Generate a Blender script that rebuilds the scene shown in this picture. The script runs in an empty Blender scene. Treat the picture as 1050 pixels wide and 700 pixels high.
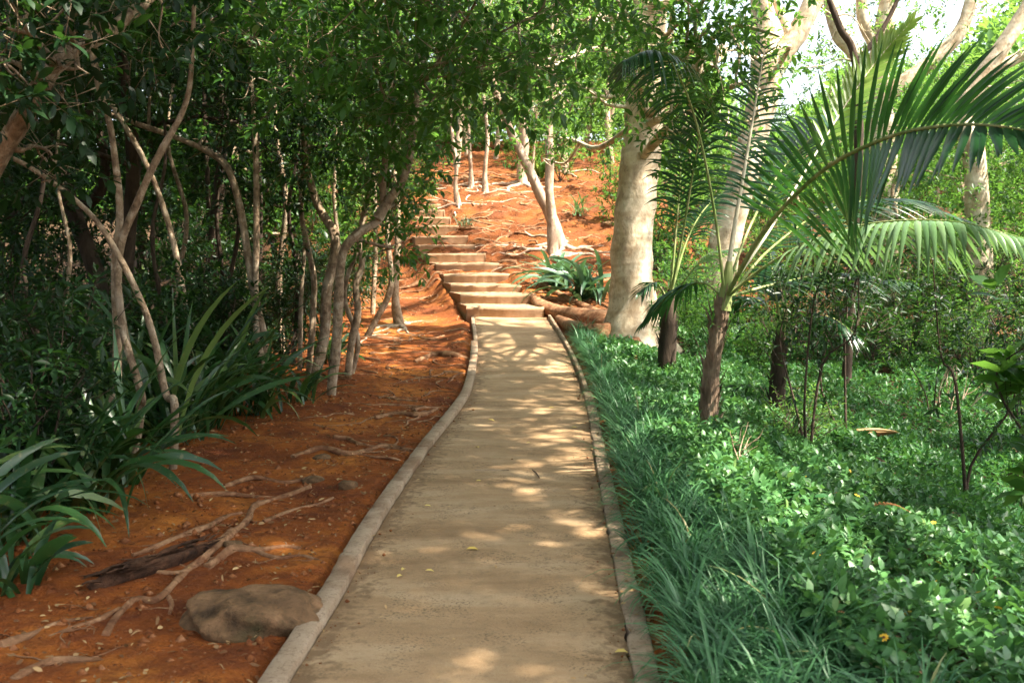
import bpy, math, random
import numpy as np
from mathutils import Vector
R = math.radians
SC = bpy.context.scene
COL = SC.collection
rng = np.random.default_rng(7)
random.seed(7)

# ------------------------------------------------------------------ camera
F = 1021.0                      # focal length in photograph pixels
HOR = 255.0                     # row of the horizon in the photograph
PITCH = math.atan((350 - HOR) / F)
CAM = np.array([0.0, 0.0, 1.6])
cam_d = bpy.data.cameras.new('camera'); cam = bpy.data.objects.new('camera', cam_d); COL.objects.link(cam)
cam.location = CAM; cam.rotation_euler = (R(90) - PITCH, 0, 0)
cam_d.sensor_width = 36; cam_d.lens = F * 36 / 1050; cam_d.clip_end = 1000; cam_d.clip_start = 0.05
cam_d.dof.use_dof = True; cam_d.dof.focus_distance = 9.0; cam_d.dof.aperture_fstop = 4.0
SC.camera = cam

# ------------------------------------------------------------------ light
SUN_DIR = Vector((0.62, -0.25, 1.0)).normalized()      # towards the sun
el = math.asin(SUN_DIR.z); az = math.atan2(SUN_DIR.x, SUN_DIR.y)
w = bpy.data.worlds.new('World'); SC.world = w; w.use_nodes = True
nt = w.node_tree; nt.nodes.clear()
sky = nt.nodes.new('ShaderNodeTexSky'); sky.sky_type = 'NISHITA'; sky.sun_disc = False
sky.sun_elevation = el; sky.sun_rotation = az; sky.dust_density = 3.5; sky.air_density = 1.0; sky.ozone_density = 0.6
bg = nt.nodes.new('ShaderNodeBackground'); bg.inputs[1].default_value = 0.105
wo = nt.nodes.new('ShaderNodeOutputWorld')
hs = nt.nodes.new('ShaderNodeHueSaturation'); hs.inputs['Saturation'].default_value = .55; nt.links.new(sky.outputs[0], hs.inputs['Color']); nt.links.new(hs.outputs[0], bg.inputs[0]); nt.links.new(bg.outputs[0], wo.inputs[0])
sd = bpy.data.lights.new('sun', 'SUN'); sd.energy = 4.6; sd.angle = R(0.9); sd.color = (1.0, 0.91, 0.77)
so = bpy.data.objects.new('sun', sd); COL.objects.link(so)
so.rotation_euler = (-SUN_DIR).to_track_quat('-Z', 'Y').to_euler()
SC.view_settings.view_transform = 'Standard'; SC.view_settings.look = 'None'
SC.view_settings.gamma = 1; SC.view_settings.exposure = 2.45
cy = SC.cycles
cy.max_bounces = 7; cy.diffuse_bounces = 4; cy.glossy_bounces = 2; cy.transmission_bounces = 5
cy.transparent_max_bounces = 4; cy.use_denoising = True; cy.sample_clamp_indirect = 6; cy.use_adaptive_sampling = True
cy.adaptive_threshold = 0.02; cy.caustics_reflective = False; cy.caustics_refractive = False

# ------------------------------------------------------------------ helpers
def hsh(a, b): return np.sin(a) * np.cos(b)
def sstep(a, b, x):
    t = np.clip((x - a) / (b - a), 0, 1); return t * t * (3 - 2 * t)
YC = [-10, 0, 11, 14, 17, 20, 24.4, 28.6, 34, 40, 60, 120]
ZC = [0, 0, 0, .17, .43, 1.05, 1.86, 2.95, 4.0, 5.1, 8.0, 13]
ZL = [0, 0, 0, .12, .33, .62, 1.25, 2.2, 3.4, 4.6, 7.4, 12]
ZFL = [0, 0, .0, .0, .05, .1, .4, .9, 1.6, 2.4, 5, 10]
ZR = [-.95, -.95, -1.0, -1.0, -.95, -.8, -.4, .2, 1.0, 2.0, 5.0, 10]
def stair_x(y): return np.interp(y, [0, 16.8, 20, 24.4, 28, 34, 60], [0, -.12, -.70, -1.74, -2.45, -3.4, -4])
SHY = [16.6]
def lump(x, y):
    return (0.022 * np.sin(2.3 * x + 1.1 * y + 1) * np.cos(1.7 * y - .9 * x) + 0.014 * np.sin(5.1 * x - 2.3 * y) * np.sin(4.3 * y + 1.3)
            + 0.007 * np.sin(11.3 * x + 3.1 * y) * np.sin(12.9 * y - 4.2 * x + 2))
# path edges measured on flat ground: Y, left inner x, right x
PY = np.array([-2.0, 0.0, 3.67, 4.31, 5.43, 7.56, 11.27, 13.9, 17.05])
PL = np.array([-.90, -.88, -.819, -.79, -.776, -.674, -.453, -.475, -.64])
PR = np.array([.42, .43, .46, .49, .54, .637, .795, .77, .60])
def catm(xs, ys, q):
    q = np.atleast_1d(q).astype(float); out = np.zeros_like(q)
    m = np.gradient(ys, xs)
    i = np.clip(np.searchsorted(xs, q) - 1, 0, len(xs) - 2)
    h = xs[i + 1] - xs[i]; t = np.clip((q - xs[i]) / h, 0, 1)
    return (2*t**3-3*t**2+1)*ys[i] + (t**3-2*t**2+t)*h*m[i] + (-2*t**3+3*t**2)*ys[i+1] + (t**3-t**2)*h*m[i+1]
def pathz(y): return np.interp(y, YC, ZC)
def terrain(x, y):
    x = np.asarray(x, float); y = np.asarray(y, float)
    zc = np.interp(y, YC, ZC); zl = np.interp(y, YC, ZL); zfl = np.interp(y, YC, ZFL); zr = np.interp(y, YC, ZR)
    sx = stair_x(y)
    z = zc + (zl - zc) * sstep(.45, 1.1, sx - x)
    z = z + (zfl - z) * sstep(3, 7, sx - x)
    edge = 2.6 + .25 * np.sin(y * .8) + .09 * np.maximum(y - 14, 0)
    k = sstep(edge - .3, edge + 2.2, x)
    z = z - .16 * sstep(1.2, 2.6, x) * (1 - sstep(15, 19, y)) * (1 - k)
    z = z * (1 - k) + zr * k
    z = z + .12 * np.maximum(x - 9, 0)
    z = z + .05 * sstep(1.0, 2.2, sx - x) * (1 - sstep(14, 20, y))          # the left bank stands a touch proud
    amp = 1 + 2.2 * sstep(15, 24, y)
    z = z + lump(x, y) * amp
    # hillside ledges held by roots
    hl = sstep(19, 23, y) * (1 - sstep(5, 8, np.abs(x)))
    s = y * 1.25 + .7 * np.sin(x * 1.3 + y * .3) + .35 * np.sin(x * 3.1)
    z = z + hl * .11 * (sstep(.35, .65, s - np.floor(s)) - (s - np.floor(s)))
    # bed under the path
    yq = np.clip(y, -2, 17.05)
    l = np.interp(yq, PY, PL) - .12; r = np.interp(yq, PY, PR) + .10
    inp = sstep(-.05, .03, x - l) * sstep(-.05, .03, r - x) * (1 - sstep(16.6, 17.2, y))
    z = z * (1 - inp) + (zc - .06) * inp
    # bed under the stairs
    ins = sstep(-.72, -.6, x - sx) * sstep(-.72, -.6, sx - x) * sstep(16.7, 17.0, y) * (1 - sstep(28.4, 29.2, y))
    z = z - ins * .12
    return z
def tz(x, y): return float(terrain(x, y))
CP, SP = math.cos(PITCH), math.sin(PITCH)
def ray(px, py):
    u = (px - 525) / F; v = (350 - py) / F
    return np.array([u, CP + v * SP, -SP + v * CP])
def P(px, py, Y):               # the point of pixel column / row at depth Y
    r = ray(px, py); return CAM + r * (Y / r[1])
def G(px, py, far=60):          # where the sight line meets the ground
    r = ray(px, py); t = 2.5
    while t < far:
        p = CAM + r * t
        if p[2] <= tz(p[0], p[1]): break
        t += .05
    p = CAM + r * t; p[2] = tz(p[0], p[1]); return p

class MB:
    def __init__(s): s.v = []; s.l = []; s.n = []; s.a = []; s.m = []; s.c = 0; s.U = []
    def add(s, V, Fc, var=0.5, mi=0, u=None):
        V = np.asarray(V, float).reshape(-1, 3); Fc = np.asarray(Fc, int)
        s.v.append(V); s.l.append((Fc + s.c).ravel()); s.n.append(np.full(len(Fc), Fc.shape[1]))
        s.a.append(np.broadcast_to(np.asarray(var, float), (len(Fc),)).copy()); s.m.append(np.full(len(Fc), mi)); s.c += len(V)
        s.U.append(np.zeros(len(V)) if u is None else np.asarray(u, float).ravel())
    def build(s, name, mats, parent=None, smooth=True):
        me = bpy.data.meshes.new(name)
        V = np.concatenate(s.v); L = np.concatenate(s.l); N = np.concatenate(s.n); A = np.concatenate(s.a); M = np.concatenate(s.m)
        if parent is not None: V = V - np.array(parent.location)
        me.vertices.add(len(V)); me.vertices.foreach_set('co', V.astype('f').ravel())
        me.loops.add(len(L)); me.loops.foreach_set('vertex_index', L.astype('i'))
        me.polygons.add(len(N)); st = np.concatenate([[0], np.cumsum(N)[:-1]])
        me.polygons.foreach_set('loop_start', st.astype('i')); me.polygons.foreach_set('loop_total', N.astype('i'))
        me.update(calc_edges=True); me.validate()
        if len(me.polygons) == len(A):
            at = me.attributes.new('var', 'FLOAT', 'FACE'); at.data.foreach_set('value', A.astype('f'))
            me.polygons.foreach_set('material_index', M.astype('i'))
        ua = me.attributes.new('along', 'FLOAT', 'POINT'); ua.data.foreach_set('value', np.concatenate(s.U).astype('f'))
        if smooth: me.polygons.foreach_set('use_smooth', np.ones(len(me.polygons), bool))
        for m in (mats if isinstance(mats, (list, tuple)) else [mats]): me.materials.append(m)
        o = bpy.data.objects.new(name, me); COL.objects.link(o)
        if parent is not None: o.parent = parent
        return o
def tag(o, label=None, cat=None, group=None, kind=None):
    if label: o['label'] = label
    if cat: o['category'] = cat
    if group: o['group'] = group
    if kind: o['kind'] = kind
    return o
def empty(name, loc, label, cat, group=None):
    o = bpy.data.objects.new(name, None); COL.objects.link(o); o.location = [float(q) for q in loc]
    o.empty_display_size = .2
    return tag(o, label, cat, group)
def copy_tree(o, loc, rz=0, sc=1, label=None):
    c = o.copy(); COL.objects.link(c); c.location = loc; c.rotation_euler = (0, 0, rz); c.scale = (sc, sc, sc)
    if label: c['label'] = label
    for ch in o.children:
        d = ch.copy(); COL.objects.link(d); d.parent = c
        for g in ch.children:
            e = g.copy(); COL.objects.link(e); e.parent = d
    return c
def nrm(v): return v / np.maximum(np.linalg.norm(v, axis=-1, keepdims=True), 1e-9)

def spline(pts, per=5):
    pts = np.asarray(pts, float)
    if len(pts) < 3: per = max(per, 3)
    P0 = np.vstack([2 * pts[0] - pts[1], pts, 2 * pts[-1] - pts[-2]]); out = []
    for i in range(1, len(P0) - 2):
        a, b, c, d = P0[i-1], P0[i], P0[i+1], P0[i+2]
        for k in range(per):
            t = k / per
            out.append(.5 * ((2*b) + (-a+c)*t + (2*a-5*b+4*c-d)*t*t + (-a+3*b-3*c+d)*t**3))
    out.append(pts[-1]); return np.array(out)
def tube(mb, pts, rad, sides=8, per=5, wob=.0, mi=0, var=.5, flat=1.0, seed=0):
    pts = np.asarray(pts, float); n0 = len(pts)
    rad = np.interp(np.linspace(0, 1, n0), np.linspace(0, 1, len(rad)), rad)
    C = spline(np.hstack([pts, rad[:, None]]), per); r = np.maximum(C[:, 3], .0008); C = C[:, :3]; n = len(C)
    T = nrm(np.gradient(C, axis=0)); ref = np.array([0.31, .12, .94]) if abs(T[0][2]) < .9 else np.array([1., .1, 0])
    A = np.zeros((n, 3)); A[0] = nrm(np.cross(T[0], ref))
    for i in range(1, n):
        a = A[i-1] - T[i] * (A[i-1] @ T[i]); A[i] = a / max(np.linalg.norm(a), 1e-9)
    B = np.cross(T, A); th = np.arange(sides) * 2 * math.pi / sides
    L = np.concatenate([[0], np.cumsum(np.linalg.norm(np.diff(C, axis=0), axis=1))])
    rr = r[:, None] * np.ones((1, sides))
    if wob:
        ph = seed * 1.7
        rr = rr * (1 + wob * (np.sin(3 * th[None] + 4.1 * L[:, None] / max(r.mean() * 4, .02) * .35 + ph) * .5 + np.sin(2 * th[None] + 9 * L[:, None] + ph) * .3 + np.sin(5 * th[None] - 13 * L[:, None] + ph * 2) * .25))
    V = C[:, None] + (A[:, None] * np.cos(th)[None, :, None] + B[:, None] * np.sin(th)[None, :, None] * flat) * rr[..., None]
    V = V.reshape(-1, 3); i = np.arange(n - 1)[:, None] * sides; j = np.arange(sides)[None]; j2 = (j + 1) % sides
    Fq = np.stack([i + j, i + j2, i + sides + j2, i + sides + j], -1).reshape(-1, 4)
    mb.add(V, Fq, var, mi, np.repeat(L, sides))
    mb.add(np.vstack([C[:1] - T[0] * r[0] * .35, V[:sides]]), [[0, 1 + (k + 1) % sides, 1 + k] for k in range(sides)], var, mi)
    mb.add(np.vstack([C[-1:], V[-sides:]]), [[0, 1 + k, 1 + (k + 1) % sides] for k in range(sides)], var, mi)
    return C, r

LEAF2 = (np.array([[0, 0, 0], [.45, .5, .07], [1, 0, -.12], [.45, -.5, .07]]), [np.array([[0, 2, 1], [0, 3, 2]])])
LEAF6 = (np.array([[0, 0, 0], [.3, .40, .04], [.3, 0, 0], [.3, -.40, .04], [.68, .42, .0], [.68, 0, -.05], [.68, -.42, 0], [1, 0, -.17]]),
         [np.array([[0, 2, 1], [0, 3, 2], [4, 5, 7], [5, 6, 7]]), np.array([[1, 2, 5, 4], [2, 3, 6, 5]])])
def put_leaves(mb, pos, d, up, L, W, var, T=LEAF2, mi=0):
    TV, TFs = T; x = nrm(d); z = nrm(up - (up * x).sum(-1, keepdims=True) * x); y = np.cross(z, x)
    L = np.broadcast_to(L, (len(pos),)); W = np.broadcast_to(W, (len(pos),))
    V = pos[:, None] + (TV[None, :, 0, None] * x[:, None] + TV[None, :, 2, None] * z[:, None]) * L[:, None, None] + TV[None, :, 1, None] * y[:, None] * W[:, None, None]
    off = np.arange(len(pos))[:, None, None] * len(TV)
    V = V.reshape(-1, 3); first = True
    base = mb.c
    for TF in TFs:
        Fc = (TF[None] + off).reshape(-1, TF.shape[1]); vv = np.repeat(np.broadcast_to(var, (len(pos),)), len(TF))
        if first: mb.add(V, Fc, vv, mi); first = False
        else:
            mb.l.append((Fc + base).ravel()); mb.n.append(np.full(len(Fc), Fc.shape[1])); mb.a.append(vv); mb.m.append(np.full(len(Fc), mi))
def rnd(n): return nrm(rng.normal(size=(n, 3)))
def sprays(mb, c, d, k=9, twig=.22, L=.09, W=.036, T=LEAF2, mi=0, droop=.0, twigs=None, hue=None):
    n = len(c); d = nrm(d); a = nrm(np.cross(d, rnd(n))); b = np.cross(d, a)
    t = (np.linspace(.15, 1, k) ** .7)[None] * np.ones((n, 1)); th = np.arange(k)[None] * 2.4 + rng.uniform(0, 6.3, (n, 1)) + rng.normal(0, .3, (n, k))
    rad = a[:, None] * np.cos(th)[..., None] + b[:, None] * np.sin(th)[..., None]
    pos = c[:, None] + d[:, None] * (t * twig)[..., None]
    ld = rad * .9 + d[:, None] * (.25 + .9 * t ** 2)[..., None] + rng.normal(0, .15, (n, k, 3)); ld[..., 2] -= droop
    up = np.array([0, 0, 1.]) + rng.normal(0, .35, (n, k, 3)) - .0 * ld
    s = rng.uniform(.5, 1.25, (n, k)); hv = rng.uniform(0, 1, (n, 1)) if hue is None else hue
    var = np.clip(.6 * hv + .4 * rng.uniform(0, 1, (n, k)), 0, 1)
    put_leaves(mb, pos.reshape(-1, 3), ld.reshape(-1, 3), up.reshape(-1, 3), (L * s).ravel(), (W * s).ravel(), var.ravel(), T, mi)
    if twigs is not None:
        for i in range(n):
            q = c[i] - d[i] * twig * .6; e = c[i] + d[i] * twig
            w1 = a[i] * .0035; w2 = b[i] * .0035
            twigs.add([q + w1, q - .5 * w1 + w2, q - .5 * w1 - w2, e], [[0, 1, 3], [1, 2, 3], [2, 0, 3]], .5, 0)
def gapnoise(p, f):
    q = p * f
    return np.sin(q[:, 0] * 1.7 + q[:, 1]) * np.sin(q[:, 1] * 1.3 - q[:, 2] * 1.9 + 1) + .6 * np.sin(q[:, 2] * 2.9 + q[:, 0] * 2.1 + 2) * np.cos(q[:, 1] * 3.1)
def clump_pts(c, r, n, shell=.45):
    u = rnd(n) * (rng.uniform(0, 1, (n, 1)) ** shell); p = c + u * np.asarray(r); p = p[gapnoise(p, 2.2 / max(.3, float(np.mean(r)) ** .5)) > -.45]
    return p, nrm((p - c) / np.asarray(r) + np.array([0, 0, .35]) + rng.normal(0, .35, p.shape))

def blades(mb, base, az, L, W, e0, bend, segs=6, fold=.25, taper=1.0, var=None, mi=0, base_w=.7, twist=None):
    n = len(base); t = np.linspace(0, 1, segs + 1)
    e = e0[:, None] - bend[:, None] * (t[None] ** 1.3); tm = (e[:, 1:] + e[:, :-1]) / 2; ds = (L / segs)[:, None]
    h = np.concatenate([np.zeros((n, 1)), np.cumsum(np.cos(tm) * ds, 1)], 1); v = np.concatenate([np.zeros((n, 1)), np.cumsum(np.sin(tm) * ds, 1)], 1)
    ca, sa = np.cos(az)[:, None], np.sin(az)[:, None]
    C = np.stack([base[:, 0:1] + h * ca, base[:, 1:2] + h * sa, base[:, 2:3] + v], -1)
    side = np.stack([-sa, ca, 0 * ca], -1); nn = np.stack([-np.sin(e) * ca, -np.sin(e) * sa, np.cos(e)], -1)
    if twist is not None:
        tw = twist[:, None] * t[None]; side = side * np.cos(tw)[..., None] + nn * np.sin(tw)[..., None]
    wf = (base_w + (1 - base_w) * np.sin(np.clip(t * 2.2, 0, 1) * math.pi / 2)) * np.clip(1 - t ** (3.0 * taper), 0.02, 1) ** .8
    ww = W[:, None] * wf[None] * .5
    Lf = C + side * ww[..., None] + nn * (ww * fold)[..., None]; Rt = C - side * ww[..., None] + nn * (ww * fold)[..., None]
    V = np.stack([Lf, C, Rt], 2).reshape(n, -1, 3); m = V.shape[1]
    i = np.arange(segs)[:, None] * 3; q = np.array([[0, 1, 4, 3], [1, 2, 5, 4]])
    Fq = (i[:, None] + q[None].reshape(1, 2, 4)).reshape(-1, 4)
    Fc = (Fq[None] + (np.arange(n) * m)[:, None, None]).reshape(-1, 4)
    var = rng.uniform(0, 1, n) if var is None else var
    mb.add(V.reshape(-1, 3), Fc, np.repeat(var, len(Fq)), mi, np.repeat(np.broadcast_to(t, (n, segs + 1)).ravel(), 3))

# ------------------------------------------------------------------ materials
def newmat(name):
    m = bpy.data.materials.new(name); m.use_nodes = True; m.node_tree.nodes.clear(); return m, m.node_tree
def N(nt, t, **kw):
    n = nt.nodes.new(t)
    for k, v in kw.items():
        if k.startswith('i_'): n.inputs[int(k[2:])].default_value = v
        else: setattr(n, k, v)
    return n
def ramp(nt, fac, stops):
    r = nt.nodes.new('ShaderNodeValToRGB'); e = r.color_ramp.elements
    while len(e) < len(stops): e.new(.5)
    for q, (p, c) in zip(e, stops): q.position = p; q.color = (*c, 1)
    nt.links.new(fac, r.inputs[0]); return r.outputs[0]
def noise(nt, vec, scale, detail=4, rough=.55, dist=0):
    n = nt.nodes.new('ShaderNodeTexNoise'); n.inputs['Scale'].default_value = scale; n.inputs['Detail'].default_value = detail
    n.inputs['Roughness'].default_value = rough; n.inputs['Distortion'].default_value = dist; nt.links.new(vec, n.inputs['Vector']); return n.outputs['Fac']
def mixc(nt, fac, a, b, mode='MIX'):
    m = nt.nodes.new('ShaderNodeMix'); m.data_type = 'RGBA'; m.blend_type = mode
    for s, v in ((m.inputs[0], fac), (m.inputs[6], a), (m.inputs[7], b)):
        if isinstance(v, (int, float)): s.default_value = v
        elif isinstance(v, tuple): s.default_value = (*v, 1)
        else: nt.links.new(v, s)
    return m.outputs[2]
def mapr(nt, v, a, b, c=0, d=1):
    m = nt.nodes.new('ShaderNodeMapRange'); nt.links.new(v, m.inputs[0])
    for i, q in enumerate((a, b, c, d)): m.inputs[i + 1].default_value = q
    return m.outputs[0]
def math_(nt, op, a, b):
    m = nt.nodes.new('ShaderNodeMath'); m.operation = op
    for s, v in ((m.inputs[0], a), (m.inputs[1], b)):
        if isinstance(v, (int, float)): s.default_value = v
        else: nt.links.new(v, s)
    return m.outputs[0]
def surf(nt, col, rough, bumps=(), spec=.3):
    p = nt.nodes.new('ShaderNodeBsdfPrincipled'); p.inputs['Specular IOR Level'].default_value = spec
    if isinstance(col, tuple): p.inputs['Base Color'].default_value = (*col, 1)
    else: nt.links.new(col, p.inputs['Base Color'])
    if isinstance(rough, (int, float)): p.inputs['Roughness'].default_value = rough
    else: nt.links.new(rough, p.inputs['Roughness'])
    prev = None
    for h, s, dist in bumps:
        b = nt.nodes.new('ShaderNodeBump'); b.inputs['Strength'].default_value = s; b.inputs['Distance'].default_value = dist
        nt.links.new(h, b.inputs['Height'])
        if prev is not None: nt.links.new(prev, b.inputs['Normal'])
        prev = b.outputs[0]
    if prev is not None: nt.links.new(prev, p.inputs['Normal'])
    return p
def out(nt, p):
    o = nt.nodes.new('ShaderNodeOutputMaterial'); nt.links.new(p.outputs[0] if hasattr(p, 'outputs') else p, o.inputs[0])
def leafmat(name, a, b, trans, tfac=.38, rough=.42, spec=.45, c=None, blotch=0):
    m, nt = newmat(name); at = N(nt, 'ShaderNodeAttribute', attribute_name='var'); tc = N(nt, 'ShaderNodeTexCoord')
    stops = [(0, a), (.85, b)] + ([(1, c)] if c else [])
    if c: stops = [(0, a), (.86, b), (.96, c)]
    col = ramp(nt, at.outputs['Fac'], stops)
    if blotch:
        nz = noise(nt, tc.outputs['Object'], 26, 3, .6); col = mixc(nt, mapr(nt, nz, .60, .68, 0, blotch), col, (.22, .19, .07))
    p = surf(nt, col, rough, (), spec)
    t = N(nt, 'ShaderNodeBsdfTranslucent'); tcol = mixc(nt, .55, col, trans); nt.links.new(tcol, t.inputs[0])
    mx = N(nt, 'ShaderNodeMixShader'); mx.inputs[0].default_value = tfac
    nt.links.new(p.outputs[0], mx.inputs[1]); nt.links.new(t.outputs[0], mx.inputs[2]); out(nt, mx); return m

# soil
m_soil, nt = newmat('red_soil'); tc = N(nt, 'ShaderNodeTexCoord'); V = tc.outputs['Object']
n1 = noise(nt, V, 1.1, 5, .6); n2 = noise(nt, V, 9, 6, .65); n3 = noise(nt, V, 55, 4, .7)
c1 = ramp(nt, n1, [(.34, (.15, .040, .012)), (.5, (.33, .092, .017)), (.64, (.52, .180, .032))])
c2 = mixc(nt, mapr(nt, n2, .42, .62, 0, .55), c1, (.115, .032, .014))
c3 = mixc(nt, mapr(nt, n3, .58, .72, 0, .5), c2, (.42, .19, .08))
vo = N(nt, 'ShaderNodeTexVoronoi'); vo.inputs['Scale'].default_value = 42; nt.links.new(V, vo.inputs['Vector'])
c3 = mixc(nt, mapr(nt, vo.outputs['Distance'], .12, .05, 0, .5), c3, (.40, .24, .13))
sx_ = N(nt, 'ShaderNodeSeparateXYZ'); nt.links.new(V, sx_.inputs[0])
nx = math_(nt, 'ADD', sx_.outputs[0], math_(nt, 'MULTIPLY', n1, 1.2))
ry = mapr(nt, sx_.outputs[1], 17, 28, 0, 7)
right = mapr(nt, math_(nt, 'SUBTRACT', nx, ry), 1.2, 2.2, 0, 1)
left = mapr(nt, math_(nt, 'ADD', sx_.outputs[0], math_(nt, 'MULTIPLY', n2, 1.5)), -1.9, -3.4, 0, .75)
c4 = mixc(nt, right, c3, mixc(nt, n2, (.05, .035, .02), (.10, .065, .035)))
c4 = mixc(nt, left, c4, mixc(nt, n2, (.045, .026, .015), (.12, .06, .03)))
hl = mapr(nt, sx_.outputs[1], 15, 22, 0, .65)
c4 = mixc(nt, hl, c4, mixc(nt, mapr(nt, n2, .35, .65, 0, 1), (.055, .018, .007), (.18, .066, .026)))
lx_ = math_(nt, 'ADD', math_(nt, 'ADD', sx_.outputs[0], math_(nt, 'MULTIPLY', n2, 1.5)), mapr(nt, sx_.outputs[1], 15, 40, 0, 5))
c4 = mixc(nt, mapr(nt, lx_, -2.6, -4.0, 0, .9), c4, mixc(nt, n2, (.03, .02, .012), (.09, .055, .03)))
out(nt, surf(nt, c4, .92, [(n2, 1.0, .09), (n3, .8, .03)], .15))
# path
m_path, nt = newmat('path_concrete'); tc = N(nt, 'ShaderNodeTexCoord'); V = tc.outputs['Object']
mp = N(nt, 'ShaderNodeMapping'); mp.inputs['Scale'].default_value = (.8, 2.2, 1); nt.links.new(V, mp.inputs[0])
n1 = noise(nt, mp.outputs[0], 1.6, 5, .6); n2 = noise(nt, V, 14, 5, .65); n3 = noise(nt, V, 160, 3, .7)
c1 = ramp(nt, n1, [(.3, (.24, .145, .070)), (.5, (.345, .222, .115)), (.72, (.44, .31, .18))])
c1 = mixc(nt, mapr(nt, n2, .5, .72, 0, .45), c1, (.19, .135, .075))
c1 = mixc(nt, mapr(nt, n3, .56, .70, 0, .5), c1, (.12, .09, .055)); c1 = mixc(nt, mapr(nt, n3, .40, .30, 0, .45), c1, (.48, .40, .28))
mz = noise(nt, V, 3.1, 4, .7); pit = mapr(nt, noise(nt, V, 70, 2, .5), .55, .62, 0, 1)
c1 = mixc(nt, math_(nt, 'MULTIPLY', pit, mapr(nt, mz, .46, .60, 0, .55)), c1, (.06, .05, .03))
vc = N(nt, 'ShaderNodeTexVoronoi'); vc.feature = 'DISTANCE_TO_EDGE'; vc.inputs['Scale'].default_value = .8
ea = N(nt, 'ShaderNodeAttribute', attribute_name='along'); ef = mapr(nt, math_(nt, 'ADD', ea.outputs['Fac'], math_(nt, 'MULTIPLY', mapr(nt, n2, .3, .7, -1, 1), .22)), .78, .98, 0, .8)
c1 = mixc(nt, ef, c1, mixc(nt, n2, (.09, .055, .028), (.20, .12, .06)))
dm = N(nt, 'ShaderNodeMapping'); nt.links.new(mixc(nt, .12, V, N(nt, 'ShaderNodeTexNoise', i_2=5.0).outputs['Color']), dm.inputs[0]); nt.links.new(dm.outputs[0], vc.inputs['Vector'])

out(nt, surf(nt, c1, .85, [(n2, .35, .02), (n3, .5, .006)], .25))
# kerb
m_kerb, nt = newmat('kerb_stone'); tc = N(nt, 'ShaderNodeTexCoord'); V = tc.outputs['Object']
n1 = noise(nt, V, 5, 5, .65); n2 = noise(nt, V, 48, 5, .75); n3 = noise(nt, V, 150, 3, .7)
c1 = ramp(nt, n1, [(.3, (.27, .19, .12)), (.55, (.34, .25, .165)), (.75, (.42, .32, .225))])
c1 = mixc(nt, mapr(nt, n2, .52, .66, 0, .7), c1, (.12, .075, .045)); c1 = mixc(nt, mapr(nt, n3, .6, .7, 0, .5), c1, (.5, .42, .34)); c1 = mixc(nt, mapr(nt, noise(nt, V, 1.7, 4, .7), .5, .62, 0, .6), c1, (.13, .065, .03))
out(nt, surf(nt, c1, .9, [(n2, .5, .008), (n3, .5, .003)], .2))
# steps
m_step, nt = newmat('step_concrete'); tc = N(nt, 'ShaderNodeTexCoord'); V = tc.outputs['Object']
n1 = noise(nt, V, 2.5, 5, .65); n2 = noise(nt, V, 22, 4, .7)
c1 = ramp(nt, n1, [(.3, (.20, .12, .065)), (.6, (.33, .225, .135)), (.8, (.40, .29, .19))]); c1 = mixc(nt, mapr(nt, n2, .5, .7, 0, .6), c1, (.22, .10, .045))
geo = N(nt, 'ShaderNodeNewGeometry'); sp = N(nt, 'ShaderNodeSeparateXYZ'); nt.links.new(geo.outputs['True Normal'], sp.inputs[0])
c1 = mixc(nt, mapr(nt, sp.outputs[2], .5, .2, 0, .75), c1, mixc(nt, n2, (.24, .125, .065), (.44, .29, .18)))   # upright faces mixed towards a reddish tan
out(nt, surf(nt, c1, .9, [(n1, .3, .02), (n2, .6, .01)], .2))
def barkmat(name, a, b, c, sc=1.0, stretch=(1, 1, .35), bump=.6, band=0, moss=None):
    m, nt = newmat(name); tc = N(nt, 'ShaderNodeTexCoord'); mp = N(nt, 'ShaderNodeMapping'); mp.inputs['Scale'].default_value = stretch
    nt.links.new(tc.outputs['Object'], mp.inputs[0]); V = mp.outputs[0]
    n1 = noise(nt, V, 7 * sc, 5, .6, .4); n2 = noise(nt, V, 34 * sc, 5, .7, .3); n3 = noise(nt, tc.outputs['Object'], 2.1 * sc, 3, .5)
    col = ramp(nt, n1, [(.32, a), (.52, b), (.70, c)]); col = mixc(nt, mapr(nt, n2, .55, .70, 0, .7), col, tuple(q * .45 for q in a))
    col = mixc(nt, mapr(nt, n3, .5, .68, 0, .5), col, c)
    bl = [(n1, bump, .03), (n2, bump, .012)]
    if band:
        wv = N(nt, 'ShaderNodeTexWave'); wv.bands_direction = 'Z'; wv.inputs['Scale'].default_value = band; wv.inputs['Distortion'].default_value = 5
        wv.inputs['Detail'].default_value = 3; nt.links.new(tc.outputs['Object'], wv.inputs[0])
        col = mixc(nt, mapr(nt, wv.outputs[1], .78, 1, 0, .35), col, a); bl.append((wv.outputs[1], .25, .01))
    if moss:
        col = mixc(nt, mapr(nt, noise(nt, tc.outputs['Object'], 3.4, 4, .6), .55, .66, 0, .7), col, moss)
    out(nt, surf(nt, col, .88, bl, .2)); return m
m_pale = barkmat('pale_bark', (.28, .19, .105), (.56, .45, .31), (.70, .62, .47), .75, (1, 1, .6), .6, 1.3, (.27, .20, .13))
m_stem = barkmat('mottled_bark', (.12, .08, .05), (.30, .215, .135), (.50, .41, .30), 2.2, (1, 1, .8), .7)
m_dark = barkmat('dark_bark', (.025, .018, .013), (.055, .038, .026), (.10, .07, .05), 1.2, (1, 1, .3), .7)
m_hill = barkmat('hill_bark', (.22, .14, .09), (.38, .27, .19), (.50, .40, .30), 1.1, (1, 1, .5), .5)
m_root = barkmat('root_bark', (.11, .045, .02), (.22, .105, .05), (.36, .21, .11), 1.8, (1, 1, 1), .6)
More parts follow.
